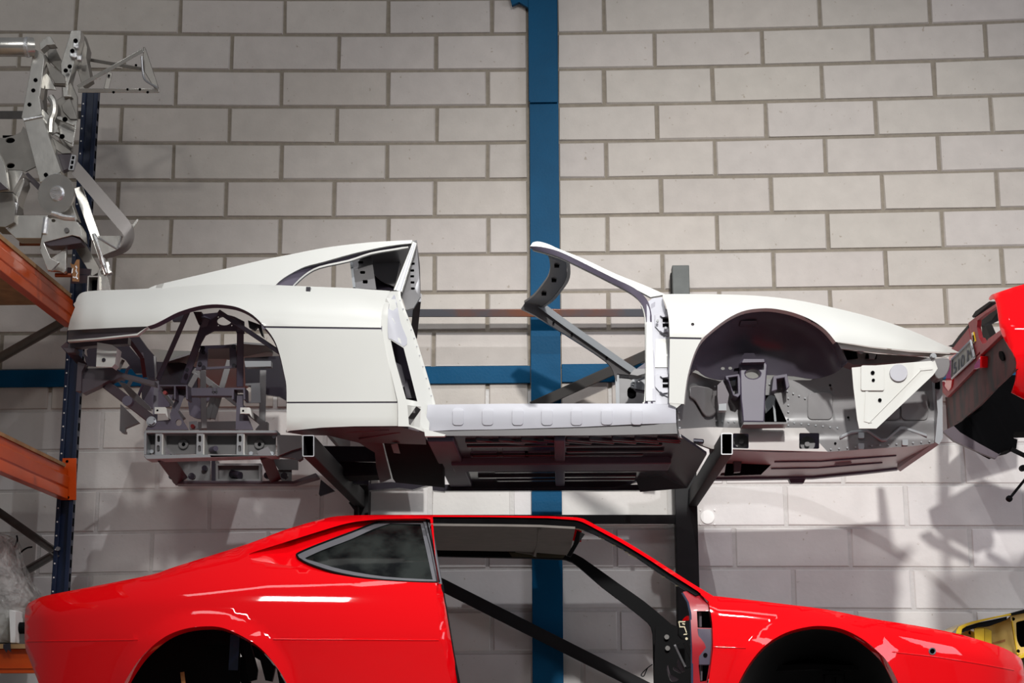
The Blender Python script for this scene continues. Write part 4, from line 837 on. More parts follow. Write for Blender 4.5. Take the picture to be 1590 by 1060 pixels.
# arch lips and linings
def lip(a, cxy, m_, dk, nm, out):
    A = [P(x, y, gR(x, y)+.001) for x, y in a]; B = []
    for p in A:
        q = P(cxy[0], cxy[1], p.y); B.append(p+(q-p)*dk+V3((0, .05, 0)))
    mb = MB(); mb.strip(A, B, (0, .004, 0)); mb.build(nm, m_, Rc)
lip(ra, (318, 1096), M['red'], .035, 'arch_lip', 0)
mb = MB(); mb.panel(flat(180, 1120, 192, 1060, 215, 1020, 255, 985, 318, 968, 372, 1000, 372, 1120), RN+.42, .02); mb.panel(flat(320, 965, 385, 985, 400, 1040, 398, 1055, 386, 1058, 378, 1010, 350, 1000, 320, 1000), RN+.36, .02)
mb.panel(flat(360, 985, 430, 1020, 424, 1050, 422, 1058, 412, 1056, 404, 1025, 392, 1018, 376, 1020), RN+.50, .03); mb.bar(372, 1020, RN+.46, 386, 1075, RN+.46, 15, .04); mb.panel(flat(428, 1028, 440, 1045, 446, 1075, 436, 1075), RN+.5, .02)
mb.build('inner_wheel_arch', M['trim'], Rc)
mb = MB(); mb.bar(365, 985, RN+.34, 362, 1040, RN+.34, 14, .04); mb.build('damper_mount', M['navy'], Rc)
solo_w = MB(); solo_w.bar(283, 1043, RN+.33, 287, 1080, RN+.33, 6, .02); solo_w.build('timber_prop', M['wood'], Rc)
# roof, roof rail and windscreen pillar
roof_n = [(524, 801), (571, 799.4), (640, 799.2), (760, 800), (851, 801), (890, 802.6), (905.7, 805)]
rows = []
for t in np.linspace(0, 1, 9):
    r = []
    for x, y in roof_n:
        p = P(x, y, gR(x, y)+.012); q = p.copy(); q.y = p.y+(2*RC-2*p.y)*t; q.z = p.z+.05*math.sin(math.pi*t)-.012; r.append(q)
    rows.append(r)
mb = MB(); mb.sheet(rows, (0, 0, -.012)); mb.build('roof_panel', M['red'], Rc)
ro = flat(672, 799.3, 760, 800, 851, 801, 890, 802.6)+sm(flat(890, 802.6, 905.7, 805, 930, 817.7, 966, 837, 1011, 864.5, 1062.6, 897.7, 1087, 912.8, 1108, 925.3), 2)[1:]
rb = sm(flat(1088, 922.5, 1083, 917, 1040, 890, 1011, 870.5, 966, 843, 930, 823.5, 905, 810.5, 892, 807), 2)+flat(851, 804, 760, 802.6, 672, 802.2)
mb = MB(); mb.panel(ro+[(1104, 937)]+rb, gR, .02, step=9); r3 = mb.build('windscreen_pillar', M['red'], Rc)
bo = flat(666, 802.8, 760, 803.2, 851, 804.6, 892, 808)+sm(flat(892, 808, 905, 811, 930, 824, 966, 843.5, 1011, 871, 1040, 890.5, 1083, 918, 1088, 922), 2)[1:]
bi = sm(flat(1080, 924.5, 1060, 912, 1020, 886, 985, 862, 950, 842, 920, 827, 900, 820, 885, 817), 2)+flat(850, 815.5, 760, 814, 668, 813)
mb = MB(); mb.panel(bo+bi, lambda x, y: gR(x, y)+.02, .03, step=12); r4 = mb.build('drip_rail', M['trim'], Rc, bevel=.003)
mb = MB(); mb.rail([P(x, y, gR(x, y)+.05) for x, y in bi[::-1]], (0, 0, 1), .008, (0, 1, 0), .02); mb.build('door_seal', M['navy'], Rc)
rt = random.Random(5); mb = MB()
for i in range(26):
    k = rt.randrange(0, len(bi)-1); t = rt.random(); x, y = bi[k][0]+(bi[k+1][0]-bi[k][0])*t, bi[k][1]+(bi[k+1][1]-bi[k][1])*t
    p = P(x, y+.5, gR(x, y)+.045); s_ = rt.uniform(.003, .008); mb.box(p.x-s_*2, p.x+s_*2, p.y, p.y+.01, p.z-.003, p.z+.003)
mb.build('paint_chip', M['chalk'], Rc)
# headlining underside, sagging in two sections
def yfr(y): return 2*RC-gR(700, y)
hz = [(668, 816), (780, 817), (838, 818), (893, 821)]
mb = MB(); rows = []
for t in np.linspace(0, 1, 6):
    r = []
    for i, ((x, y), (x2, y2)) in enumerate(zip(hz, [(676, 854), (800, 856), (833, 858), (884, 862)])):
        a = P(x, y, RN+.34); b = P(x2, y2, -.98); p = a+(b-a)*t; p.z -= .02*math.sin(math.pi*t)*(1 if i < 3 else 0); r.append(p)
    rows.append(r)
mb.sheet(rows, (0, 0, .01)); mb.build('headlining', M['liner'], Rc)
mb = MB(); mb.rail([P(838, 818, RN+.36), P(836, 838, -1.6), P(830, 860, -1.0)], (1, 0, 0), .012, (0, 0, -1), .012); mb.rail([P(800, 852, -1.0), P(825, 856, -1.0), P(833, 860, -1.0)], (0, 0, 1), .03, (0, 1, 0), .02); mb.build('headlining_seam', M['liner'], Rc)
mb = MB(); mb.panel(flat(896, 823, 908, 829, 900, 840, 893, 852, 886, 864, 880, 862, 890, 845), -1.5, .03); mb.build('header_edge', M['trim'], Rc)
mb = MB(); mb.panel(flat(676, 853, 780, 853, 830, 858, 880, 860, 876, 868, 826, 866, 676, 863), -.95, .06); mb.build('far_roof_rail', M['trim'], Rc)
mb = MB(); mb.panel(flat(790, 857, 878, 861, 874, 866, 795, 864), -.96, .01); mb.build('far_rail_trim', mat('olive_trim', '3f3a26', .7), Rc)
mb = MB(); mb.panel(sm(flat(888, 858, 905, 866, 960, 905, 1000, 933, 1030, 958, 1046, 972), 2)+flat(1046, 1075, 1016, 1075, 1014, 985)+sm(flat(1012, 976, 1006, 966, 975, 941, 935, 911, 905, 885, 888, 872, 872, 867), 2), -.95, .06, step=14); mb.build('far_windscreen_pillar', M['trim'], Rc)
# front pillar jamb with hinge pockets
f3 = sc(1010, 920, 7.575)
pk = [f3(545, 215, 690, 215, 720, 415, 555, 410), f3(565, 850, 690, 850, 660, 1035, 585, 1045)]
mb = MB(); mb.panel(f3(380, -10, 440, 90, 468, 200, 490, 640, 492, 1160, 640, 1160, 690, 950, 728, 640, 722, 420, 690, 200, 670, 120, 590, 10, 520, -40), lambda x, y: gR(1100, y)+.03, .012, holes=pk, step=8); mb.build('front_door_jamb', M['jred'], Rc)
mb = MB(); mb.panel(f3(555, 420, 715, 424, 722, 600, 700, 850, 570, 850), lambda x, y: gR(1100, y)+.026, .01); mb.build('hinge_cover', M['purple'], Rc, bevel=.003)
mb = MB(); mb.panel(f3(540, 200, 730, 200, 725, 425, 540, 425), RN+.2, .01); mb.panel(f3(560, 840, 700, 840, 680, 1060, 560, 1060), RN+.2, .01); mb.cyl(P(*f3(643, 732)[0], RN+.06), (0, -1, 0), .009, .012, 10); mb.build('hinge_pocket', M['black'], Rc)
mb = MB(); mb.panel(f3(575, 225, 600, 222, 603, 400, 578, 400), RN+.1, .05); mb.panel(f3(590, 850, 612, 850, 610, 1030, 592, 1035), RN+.1, .05); mb.build('hinge_leaf', M['tail'], Rc)
mb = MB(); mb.rail([P(*q, RN+.06) for q in f3(375, 0, 440, 110, 470, 240, 488, 640, 492, 1160)], (1, 0, 0), .008, (0, 1, 0), .03); mb.build('jamb_flange', M['navy'], Rc)
# bulkhead hardware inside
mb = MB(); mb.panel(f3(60, 400, 250, 370, 480, 470, 490, 1160, 40, 1160), -1.15, .05); mb.build('bulkhead', M['trim'], Rc)
mb = MB(); mb.panel([tuple(q) for q in f3(330, 330, 470, 325, 475, 560, 360, 548, 322, 500)], RN+.5, .02); ch = mb.build('card_holder', M['trim'], Rc, bevel=.003)
mb = MB()
for A in (f3(330, 340, 410, 340), f3(335, 340, 345, 400, 400, 400), f3(375, 360, 405, 372), f3(400, 400, 425, 470), f3(390, 490, 432, 486)):
    mb.rail([P(*q, RN+.495) for q in A], (.5, 0, .8), .006, (0, 1, 0), .004)
mb.cyl(P(*f3(424, 540)[0], RN+.498), (0, -1, 0), .006, .003, 10); mb.build('marker_scrawl', M['chalk'], ch)
mb = MB(); mb.bar(*f3(285, 610)[0], RN+.7, *f3(410, 870)[0], RN+.7, 3, .02); mb.build('chrome_stay', M['silver'], Rc)
mb = MB(); mb.bar(*f3(340, 600)[0], RN+.72, *f3(460, 880)[0], RN+.72, 12, .04); mb.bar(*f3(400, 590)[0], RN+.75, *f3(490, 800)[0], RN+.75, 8, .04); mb.build('wiper_motor', M['trim'], Rc, bevel=.003)
mb = MB(); mb.panel(sm(f3(205, 850, 240, 960, 330, 1010, 300, 1040, 240, 1030, 200, 900, 205, 850), 3)[:-1], RN+.8, .05); mb.panel(sm(f3(330, 780, 400, 910, 380, 930, 320, 880, 330, 780), 3)[:-1], RN+.8, .05); mb.panel(sm(f3(270, 870, 360, 930, 350, 945, 280, 905, 270, 870), 3)[:-1], RN+.8, .05); mb.build('loom_clamp', M['tail'], Rc, bevel=.004)
mb = MB()
for x, y in f3(190, 520, 200, 652): mb.cyl(P(x, y, -1.16), (0, -1, 0), .012, .012, 10)
mb.build('captive_nut', M['galv'], Rc)
mb = MB(); mb.tube([P(x, y, -1.0) for x, y in sm(flat(1013, 1031, 1005, 1037, 997, 1045, 996, 1049, 1000, 1049, 1003, 1042, 1006, 1036), 3)], .0025, 6); mb.build('wire_loop', M['trim'], Rc)
# front wing
fs = sm(flat(1109, 925, 1150.7, 929.5, 1213, 937, 1282, 945.7, 1351, 959.6, 1420.6, 970.7, 1479.5, 982, 1524, 994, 1559, 1006, 1580, 1018, 1588, 1029, 1591, 1060, 1590, 1080), 3)
fa = sm(flat(1400, 1080, 1394.7, 1060, 1379, 1028.8, 1361.8, 1009.8, 1337.6, 990.7, 1310, 977, 1282, 971.7, 1254.5, 972.7, 1220, 982, 1188.8, 1001, 1164.6, 1028.8, 1147, 1060, 1142, 1080), 4)
fe = sm(flat(1096, 1080, 1100, 1060, 1105.7, 1018, 1107, 1004, 1105.7, 966, 1101, 937, 1104, 929, 1109, 925), 3)
mb = MB(); mb.panel(fs+fa+fe[:-1], gR, .004, holes=[ell(1447.6, 1010.8, 4.2, 4.2, 14)], step=8, lines=[[(1110, 1004), (1148, 1005.6)], [(1394, 1012.5), (1450, 1019), (1520, 1030), (1576, 1040)], arcl(1270, 1094, 147, 38, 142), arcl(1270, 1094, 124, 12, 168)])
r5 = mb.build('front_wing_panel', M['red'], Rc, angle=50)
mb = MB(); mb.panel(ell(1447.6, 1010.8, 6, 6, 14), lambda x, y: gR(x, y)+.012, .004); mb.build('lamp_hole', M['black'], Rc)
ro_ = [P(x, y, gR(x, y)-.001) for x, y in ell(1447.6, 1010.8, 4.8, 4.8, 16)]; mb = MB(); mb.tube(ro_+[ro_[0]], .003, 6); mb.build('hole_rim', M['rubber'], Rc)
lip(fa, (1270, 1094), M['red'], .035, 'arch_lip', 0)
def gB2(x, y):
    r = math.hypot((x-1270)/128, (y-1096)/126); return RN+.04+.46*math.sqrt(max(0, 1-min(r, 1)**2))
mb = MB(); mb.panel([(x+(x-1270)*.01, y-1) for x, y in fa], gB2, .01, step=11); mb.build('wheel_arch_liner', M['trim'], Rc)
mb = MB(); mb.panel(flat(1170, 1034, 1260, 1030, 1370, 1034, 1372, 1042, 1260, 1040, 1168, 1044), RN+.38, .06); mb.panel(flat(1280, 1046, 1312, 1046, 1310, 1080, 1280, 1080), RN+.36, .05, holes=[flat(1292, 1050, 1298, 1050, 1298, 1078, 1292, 1078)]); mb.build('liner_ledge', M['trim'], Rc, bevel=.004)
# upper decks that close the shell between the two sides
def deck(pts, nm, crown=.04, inset_=.02):
    rows = []
    for t in np.linspace(0, 1, 9):
        r = []
        for x, y in pts:
            p = P(x, y, gR(x, y+1)+inset_); q = p.copy(); q.y = p.y+(2*RC-2*p.y)*t; q.z = p.z-.012+crown*math.sin(math.pi*t)**.7; r.append(q)
        rows.append(r)
    mb = MB(); mb.sheet(rows, (0, 0, -.01)); return mb.build(nm, M['red'], Rc, angle=50)
deck(sm(flat(44, 938, 60, 928.5, 80, 923, 145, 910.5, 235, 892.2, 272, 880, 385, 844.6, 439, 824, 489, 809, 524, 801.5), 2), 'engine_deck', .02)
deck(sm(flat(1112, 926, 1150, 930, 1213, 937.6, 1282, 946.2, 1351, 960, 1420, 971, 1480, 982.6, 1524, 994.6, 1559, 1006.6, 1580, 1018.6, 1587, 1029), 2), 'bonnet', .03)
rows = []
tl = tailc[:-3]
for t in np.linspace(0, 1, 9):
    r = []
    for x, y in tl:
        p = P(x, y, gR(x, y)+.01); q = p.copy(); q.y = p.y+(2*RC-2*p.y)*t; q.x = p.x+.012-.05*math.sin(math.pi*t); r.append(q)
    rows.append(r)
mb = MB(); mb.sheet(rows, (.01, 0, 0)); mb.build('tail_panel', M['red'], Rc, angle=50)
mirror(r5, RC, Rc)
mb = MB(); mb.panel(tailc+silh[1:-3]+[(600, 905), (604, 1075)]+ra[::-1], gR, .004, step=14)
for v in mb.v: v.y = 2*RC-v.y
mb.build('rear_wing_panel', M['red'], Rc, angle=50)

M['rust2'] = mat('rusty_angle', '26221f', .6, metal=.1, c2='41291a', amount=.4, scale=9)
M['headsteel'] = mat('dull_grey_steel', '585b58', .6, var=.12, scale=18)
M['bumper'] = mat('anodised_bumper', '8c8681', .5, metal=.35, var=.05)
M['inner'] = mat('wrapped_inner', '8d8a86', .6, c2='d8d6d0', amount=.5, scale=9)
M['grime2'] = mat('olive_valance', '4a3a12', .6, var=.2)
# ================================================================ cantilever rack that carries the shells
K = thing('cantilever_rack', 'black steel cantilever rack bolted to the wall behind both car shells', 'rack', tuple(P(818, 1200, -.1)))
kb = lambda nm, f, m_='blacksteel', bv=.004: f.build(nm, M[m_], K, bevel=bv)
zlo, zhi = -.0, 0
def upright(xa, xb, ytop, nm='upright'):
    a, b = P(xa, 790, -.17).x, P(xb, 790, -.17).x
    kb(nm, MB().box(a, b, -.17, -.05, .0, P(xa, ytop, -.17).z))
upright(549.5, 572, 440); upright(1048.5, 1083, 475)
kb('upright_head', MB().box(P(1044, 430, -.17).x, P(1070.5, 430, -.17).x, -.17, -.08, P(1050, 470, -.17).z, P(1050, 411.5, -.17).z), 'headsteel')
kb('head_angle', MB().box(P(1040.5, 430, -.08).x, P(1046, 430, -.08).x, -.12, -.05, P(1050, 470, -.08).z, P(1050, 425.5, -.08).z), 'blacksteel')
def arm(ox, nm='arm'):
    """open-ended rectangular tube running from the wall towards us"""
    x0, y0, x1, y1 = ox; fr = rrect(x0, y0, x1, y1, 2, 3); t = 1.6; inn = rrect(x0+t, y0+t, x1-t, y1-t, 1.2, 3)
    Y0, Y1 = -2.12, -.10; A = [P(x, y, Y0) for x, y in fr]; I = [P(x, y, Y0) for x, y in inn]; n = len(A); d = V3((0, Y1-Y0, 0))
    m_ = MB(); m_.add(A+[p+d for p in A]+I+[p+d for p in I], [(i, (i+1) % n, n+(i+1) % n, n+i) for i in range(n)]+[(2*n+i, 3*n+i, 3*n+(i+1) % n, 2*n+(i+1) % n) for i in range(n)]+[(n+i, n+(i+1) % n, 3*n+(i+1) % n, 3*n+i) for i in range(n)])
    m_.cm = 1; m_.add(A+I, [(i, n+i, n+(i+1) % n, (i+1) % n) for i in range(n)])
    m_.build(nm, [M['blacksteel'], M['silver']], K)
arm((469.5, 675, 488, 708.8)); arm((1119.6, 672, 1137.8, 705.7))
kb('gusset', MB().poly([P(x, y, -.25) for x, y in flat(541, 780, 556, 800, 556, 770)], (0, .08, 0)))
def hbar(nm, xa, ya, xb, yb, wpx, Y, t, m_): kb(nm, (lambda q: (q.bar(xa, ya, Y, xb, yb, Y, wpx, t), q)[1])(MB()), m_)
hbar('crossbar', 560, 486, 1060, 485.5, 12.5, -.20, .05, 'rust')
hbar('crossbar', 572, 806, 1050, 806, 14, -.14, .06, 'blacksteel')
hbar('diagonal_brace', 1048, 531, 826, 631, 16, -.13, .05, 'rust2')
hbar('diagonal_brace', 566, 847, 1048, 1090, 19, -.13, .05, 'blacksteel')

# ================================================================ pallet racking on the left
PK = thing('pallet_rack', 'navy pallet racking post with orange beams at the left edge', 'rack', tuple(P(70, 1200, -.4)))
Yp = -.42
def post():
    a, b = P(140, 140, Yp), P(92, 920, Yp); top = P(140, 138, Yp); ax = (a-b); dirz = (a-b).normalized(); bot = b-dirz*(b.z/dirz.z)
    wd = V3((1, 0, 0))
    mb = MB(); hw = .046
    for o_, w_, dy, dl in ((-hw+.012, .024, 0, .05), (hw-.012, .024, .0, .05), (0, .05, .028, .006)):
        mb.beam(bot+V3((o_, dy, 0)), top+V3((o_, dy, 0)), wd, w_, YA, dl)
    mb.build('post', M['navy'], PK, bevel=.003)
    L = (top-bot).length; n = int(L/.075); k = 0
    mh = MB(); m2 = MB()
    for i in range(n):
        p = top-dirz*(.09+.075*i)
        if 100 < 1e9: mh.cyl(p+V3((-hw+.012, -.002, 0)), (0, 1, 0), .0045, .004, 8)
        m2.box(p.x+hw-.004, p.x+hw+.0015, p.y+.012, p.y+.036, p.z-.022, p.z+.022)
    mh.build('post_hole', M['disc'], PK); m2.build('side_slot', M['black'], PK)
post()
def orangebeam(x0, yt0, yb0, x1, yt1, yb1, Y0, Y1, m_='orange'):
    """beam running out from the wall; its right face is seen, with a stepped rib"""
    A0, B0, A1, B1 = P(x0, yt0, Y0), P(x0, yb0, Y0), P(x1, yt1, Y1), P(x1, yb1, Y1)
    B0 = V3((A0.x, Y0, B0.z)); A1 = V3((A1.x, Y1, A1.z)); B1 = V3((A1.x, Y1, B1.z))
    return A0, B0, A1, B1
def beam2(px1, pyt, pyb, Yw, Yn, dx0):
    """straight beam along Y: far end seen at (px1, pyt..pyb) at depth Yw, near end at Yn"""
    a, b = P(px1, pyt, Yw), P(px1, pyb, Yw); h = a.z-b.z; x = a.x
    prof = [(-.05, 0), (-.012, 0), (-.012, -.22*h), (0, -.27*h), (0, -.62*h), (-.006, -.66*h), (0, -.72*h), (0, -h), (-.05, -h)]
    mb = MB(); mb.poly([V3((x+dx, Yw, a.z+dz)) for dx, dz in prof], (0, Yn-Yw, 0)); return mb, x, a.z, b.z
mb, bx, bz1, bz0 = beam2(117, 466, 508, -.44, -3.1, 0); mb.build('beam', M['orange'], PK, bevel=.003)
b2_, bx2, cz1, cz0 = beam2(108, 727, 775, -.44, -3.1, 0); b2_.build('beam', M['orange'], PK, bevel=.003)
b3_, bx3, ez1, ez0 = beam2(75, 1012, 1048, -.44, -.5, 0)
mb = MB(); e0 = P(0, 1010, -1.0); mb.box(-3.4, P(78, 1020, -1.0).x, -1.0, -.94, P(20, 1045, -1.0).z, P(20, 1007, -1.0).z); mb.build('beam', M['orange'], PK, bevel=.004)
mb = MB(); mb.box(-3.4, P(78, 1020, -1.0).x, -1.012, -.99, P(20, 1037.5, -1.0).z, P(20, 1035, -1.0).z); mb.build('beam_rib', M['orange'], PK)
cn = MB(); cn.panel(flat(97, 711, 118.5, 711, 118, 776, 93.5, 776), Yp-.012, .01); cn.build('beam_connector', M['orange'], PK, bevel=.002)
mb = MB()
for x, y in flat(104, 716, 105.5, 772): mb.cyl(P(x, y, Yp-.014), (0, 1, 0), .008, .004, 10)
mb.build('connector_hole', M['black'], PK)
def brace(x0, y0, x1, y1, wpx):
    mb = MB(); mb.bar(x0, y0, Yp+.03, x1, y1, Yp+.03, wpx, .006); A = MB()
    ux, uy = x1-x0, y1-y0; L = math.hypot(ux, uy); nx, ny = -uy/L*wpx/2, ux/L*wpx/2
    for s in (-1, 1): mb.bar(x0+nx*s, y0+ny*s, Yp+.005, x1+nx*s, y1+ny*s, Yp+.005, 2, .03)
    mb.build('brace', M['galv'], PK)
brace(-40, 578, 108, 494, 13); brace(-40, 768, 88, 858, 11); brace(20, 898, 88, 858, 11)
mb = MB(); mb.bar(-40, 178.5, Yp+.05, 142, 178.5, Yp+.05, 12, .03); mb.build('brace', M['galv'], PK)
mb = MB(); mb.cyl(P(89.5, 851.5, Yp-.012), (0, 1, 0), .013, .02, 6); mb.build('brace_bolt', M['bolt'], PK)
# shelf boards lying on the beams
solo(MB().box(-3.6, bx-.006, -3.0, -.50, bz1, bz1+.022), 'shelf_board', M['ply'], 'plywood shelf board on the upper orange beam, under the aluminium frame', 'shelf board', 'boards of the pallet rack')
solo(MB().box(-3.6, bx-.052, -3.0, -.46, bz1-.03, bz1-.004), 'plywood_sheet', M['ply'], 'plywood panel seen from below under the upper orange beam', 'shelf board')
solo(MB().box(-3.6, bx2-.004, -3.0, -.50, cz1, cz1+.018), 'shelf_board', M['ply'], 'bare shelf board lying on the middle orange beam', 'shelf board', 'boards of the pallet rack')
zb_ = P(20, 1005, -1.0).z
solo(MB().box(-3.4, P(78, 1000, -1.0).x, -1.05, -.55, P(20, 1007, -1.0).z, P(20, 1000, -1.0).z), 'shelf_board', M['ply'], 'chipboard shelf with torn tape under the wrapped parts, low at the left', 'shelf board', 'boards of the pallet rack')
t_ = MB(); t_.panel(flat(5, 1000, 16, 998, 17, 1012, 12, 1008, 10, 1013, 5, 1006), -1.065, .004); 
solo(t_, 'tape_scrap', M['dpurple'], 'torn dark tape hanging over the edge of the low chipboard shelf', 'tape')

# ================================================================ bare aluminium chassis frame on the top shelf
YQ = -1.0
AF = thing('chassis_frame', 'bare welded aluminium car chassis frame standing on the top shelf', 'chassis frame', tuple(P(80, 420, -1.0)))
g1, g2, g3, g4 = sc(0, 30, 8.833), sc(0, 150, 8.833), sc(0, 240, 7.571), sc(0, 350, 7.571)
def ap(nm, pts, Y, t=.05, m_='alu', holes=(), bv=.003):
    mb = MB(); mb.panel(pts, Y, t, holes=holes); return mb.build(nm, M[m_], AF, bevel=bv)
mb = MB(); mb.tube([P(-20, 73, YQ-.1), P(38, 73, YQ-.1), P(52, 73, YQ-.08)], .052, 12); mb.build('top_tube', M['alu'], AF)
mb = MB(); mb.tube([P(41, 73, YQ-.1), P(46, 73, YQ-.1)], .056, 12); mb.build('weld_bead', M['weld'], AF)
ap('tube_end_lug', g1(540, 330, 640, 230, 690, 235, 750, 340, 690, 350, 640, 350, 560, 420), YQ-.10, .06, 'alu', [ell(*g1(610, 250)[0], 3, 2, 12)])
ap('front_leg', flat(54, 76, 68, 84, 69, 92, 62, 148, 61, 150, 65, 178, 36, 185, 33, 182, 40, 147, 50, 88), YQ-.06, .07, 'alu')
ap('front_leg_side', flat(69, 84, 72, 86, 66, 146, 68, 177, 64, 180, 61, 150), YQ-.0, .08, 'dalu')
ap('front_leg', flat(36, 185, 65, 180, 95, 266, 93, 268, 62, 284), YQ-.10, .07, 'alu')
ap('weld_bead', flat(35, 184, 65, 179, 66, 181, 37, 187), YQ-.11, .02, 'weld', bv=0)
mb = MB()
for x, y in flat(55, 124, 51.5, 140, 45.5, 162, 71, 271): mb.cyl(P(x, y, YQ-.108 if y > 180 else YQ-.064), (0, 1, 0), .011, .004, 12)
mb.build('leg_hole', M['black'], AF)
ap('rear_leg', flat(110, 47, 126, 47, 125, 60, 106, 130, 105, 146, 112, 150, 98, 150, 94, 100), YQ+.0, .07, 'alu')
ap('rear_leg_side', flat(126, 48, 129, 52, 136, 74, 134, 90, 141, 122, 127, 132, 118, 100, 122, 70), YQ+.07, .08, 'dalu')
for q in (g1(1000, 300, 1070, 280, 1080, 380, 1060, 400, 1000, 370), g1(950, 440, 1050, 440, 1060, 500, 1030, 530, 950, 510), g1(1050, 500, 1120, 480, 1110, 560, 1050, 560)):
    ap('nut_clamp', q, YQ-.03, .03, 'weld', bv=.004)
mb = MB()
for x, y in g1(1035, 290, 990, 430, 955, 645, 900, 700): mb.cyl(P(x, y, YQ-.036), (0, 1, 0), .012, .004, 10)
mb.build('clamp_hole', M['black'], AF)
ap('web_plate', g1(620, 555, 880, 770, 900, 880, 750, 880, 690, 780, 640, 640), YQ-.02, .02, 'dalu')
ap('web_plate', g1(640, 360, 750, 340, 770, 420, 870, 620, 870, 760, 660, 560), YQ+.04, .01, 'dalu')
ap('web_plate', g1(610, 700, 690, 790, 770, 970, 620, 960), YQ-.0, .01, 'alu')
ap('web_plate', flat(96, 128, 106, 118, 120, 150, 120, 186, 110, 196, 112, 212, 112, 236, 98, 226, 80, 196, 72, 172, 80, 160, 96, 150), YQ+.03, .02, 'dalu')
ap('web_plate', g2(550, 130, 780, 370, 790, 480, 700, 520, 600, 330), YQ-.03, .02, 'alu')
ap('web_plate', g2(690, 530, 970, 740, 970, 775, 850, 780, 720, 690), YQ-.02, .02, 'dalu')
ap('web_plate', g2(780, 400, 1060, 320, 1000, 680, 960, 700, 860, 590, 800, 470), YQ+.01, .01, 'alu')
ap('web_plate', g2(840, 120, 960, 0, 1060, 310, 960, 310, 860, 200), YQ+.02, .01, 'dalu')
mb = MB(); mb.tube([P(*q, YQ-.03) for q in sm(g2(690, 0, 740, 90, 740, 220, 700, 330, 690, 500), 3)], .02, 8); mb.build('bent_rib', M['alu'], AF)
mb = MB(); mb.tube([P(85, 130, YQ), P(103, 131, YQ)], .016, 10); mb.build('cross_tube', M['dalu'], AF)
for q in (g2(780, 270, 830, 265, 1010, 370, 1000, 395, 780, 300), g2(730, 510, 770, 500, 980, 610, 970, 635)):
    ap('slotted_bracket', q, YQ-.06, .03, 'alu')
mb = MB()
for x, y in g2(890, 310, 850, 545): mb.cyl(P(x, y, YQ-.063), (0, 1, 0), .014, .004, 10)
mb.build('bracket_hole', M['black'], AF)
# triangular strut bracket at the top right
def ab(nm, x0, y0, x1, y1, wpx, t=.02, Y=YQ+.05, m_='alu'):
    mb = MB(); mb.bar(x0, y0, Y, x1, y1, Y, wpx, t); return mb.build(nm, M[m_], AF, bevel=.002)
ab('strut', 121, 140.5, 247, 141, 6.5); ab('strut', 121, 135, 222, 78, 6); ab('strut', 134, 92, 221, 107, 5, .02, YQ+.2, 'dalu'); ab('strut', 165, 138, 171, 112, 7.5, .015, YQ+.06, 'dalu')
ap('strut_plate', flat(222, 73, 225, 73, 246, 136, 240, 138, 222, 108), YQ+.06, .02, 'dalu')
mb = MB(); mb.tube([P(x, y, YQ+.03) for x, y in sm(flat(220, 88, 221, 105, 224, 122, 232, 129, 244, 136), 3)], .006, 8); mb.build('strut_wire', M['silver'], AF)
mb = MB()
for x, y in flat(198, 138.5, 217, 138.5, 176, 143, 229, 143, 169, 117, 211, 101): mb.cyl(P(x, y, YQ+.045), (0, 1, 0), .007, .004, 8)
mb.build('strut_hole', M['black'], AF)
# lower half: pierced plate, boxes, round flange, channel bumper rail
ap('pierced_plate', flat(-10, 214, 8, 214, 22, 210, 32, 205, 36, 196, 45, 205, 58, 254, 56, 258, 40, 266, 34, 264, -10, 262), YQ-.02, .012, 'dalu', [ell(*g2(140, 600)[0], 7.3, 4.2, 18, -.05), ell(*g2(145, 945)[0], 6.5, 4.2, 18, -.05)], 0)
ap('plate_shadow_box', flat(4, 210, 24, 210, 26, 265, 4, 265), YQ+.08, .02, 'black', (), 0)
ap('box_member', flat(-10, 264, 33, 264, 35, 268, 20, 298, -10, 298), YQ-.16, .14, 'alu'); ap('box_member', flat(-10, 298, 20, 299, 24, 320, 22, 345, 8, 353, -10, 352), YQ-.17, .14, 'dalu')
ap('box_side', flat(35, 266, 38, 282, 28, 308, 26, 336, 21, 320, 20, 298), YQ-.12, .1, 'alu'); ap('corner_bracket', flat(-10, 225, 0, 240, 8, 258, 12, 290, 12, 293, -10, 296), YQ-.26, .04, 'alu')
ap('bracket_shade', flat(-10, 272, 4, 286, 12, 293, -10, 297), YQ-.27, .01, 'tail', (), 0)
ap('lower_plate', flat(8, 354, 22, 343, 24, 334, 74, 334, 68, 352, 64, 370, 24, 370), YQ-.14, .10, 'alu')
mb = MB(); mb.tube([P(*q, YQ-.15) for q in g3(190, 570, 150, 740, 60, 860)], .014, 8); mb.tube([P(*q, YQ-.16) for q in g3(545, 740, 520, 930)], .016, 8); mb.tube([P(*q, YQ-.16) for q in g3(610, 690, 760, 740, 890, 750)], .016, 8); mb.tube([P(*q, YQ-.12) for q in sm(g3(530, 320, 570, 270, 680, 240, 740, 290), 3)], .01, 8); mb.build('weld_bead', M['weld'], AF)
mb = MB(); mb.bar(62, 292, YQ-.02, 40, 270, YQ-.02, 8, .1); mb.build('bridge_plate', M['tail'], AF)
ap('leg_stub', flat(66, 282, 94, 268, 120, 340, 84, 336), YQ-.12, .08, 'alu')
mb = MB(); c = P(*g3(672, 465)[0], YQ-.16); mb.cyl(c, V3((-.25, -1, -.18)), .105, .014, 36); mb.build('round_flange', M['alu'], AF)
mb = MB(); mb.cyl(c+V3((.005, -.013, 0)), V3((-.25, -1, -.18)), .045, .014, 14, .035); mb.build('flange_weld', M['weld'], AF)
ap('flange_lug', sm(g3(540, 380, 560, 290, 680, 265, 720, 300, 720, 380), 3), YQ-.145, .02, 'alu', [ell(*g3(628, 320)[0], 5, 3.5, 14)])
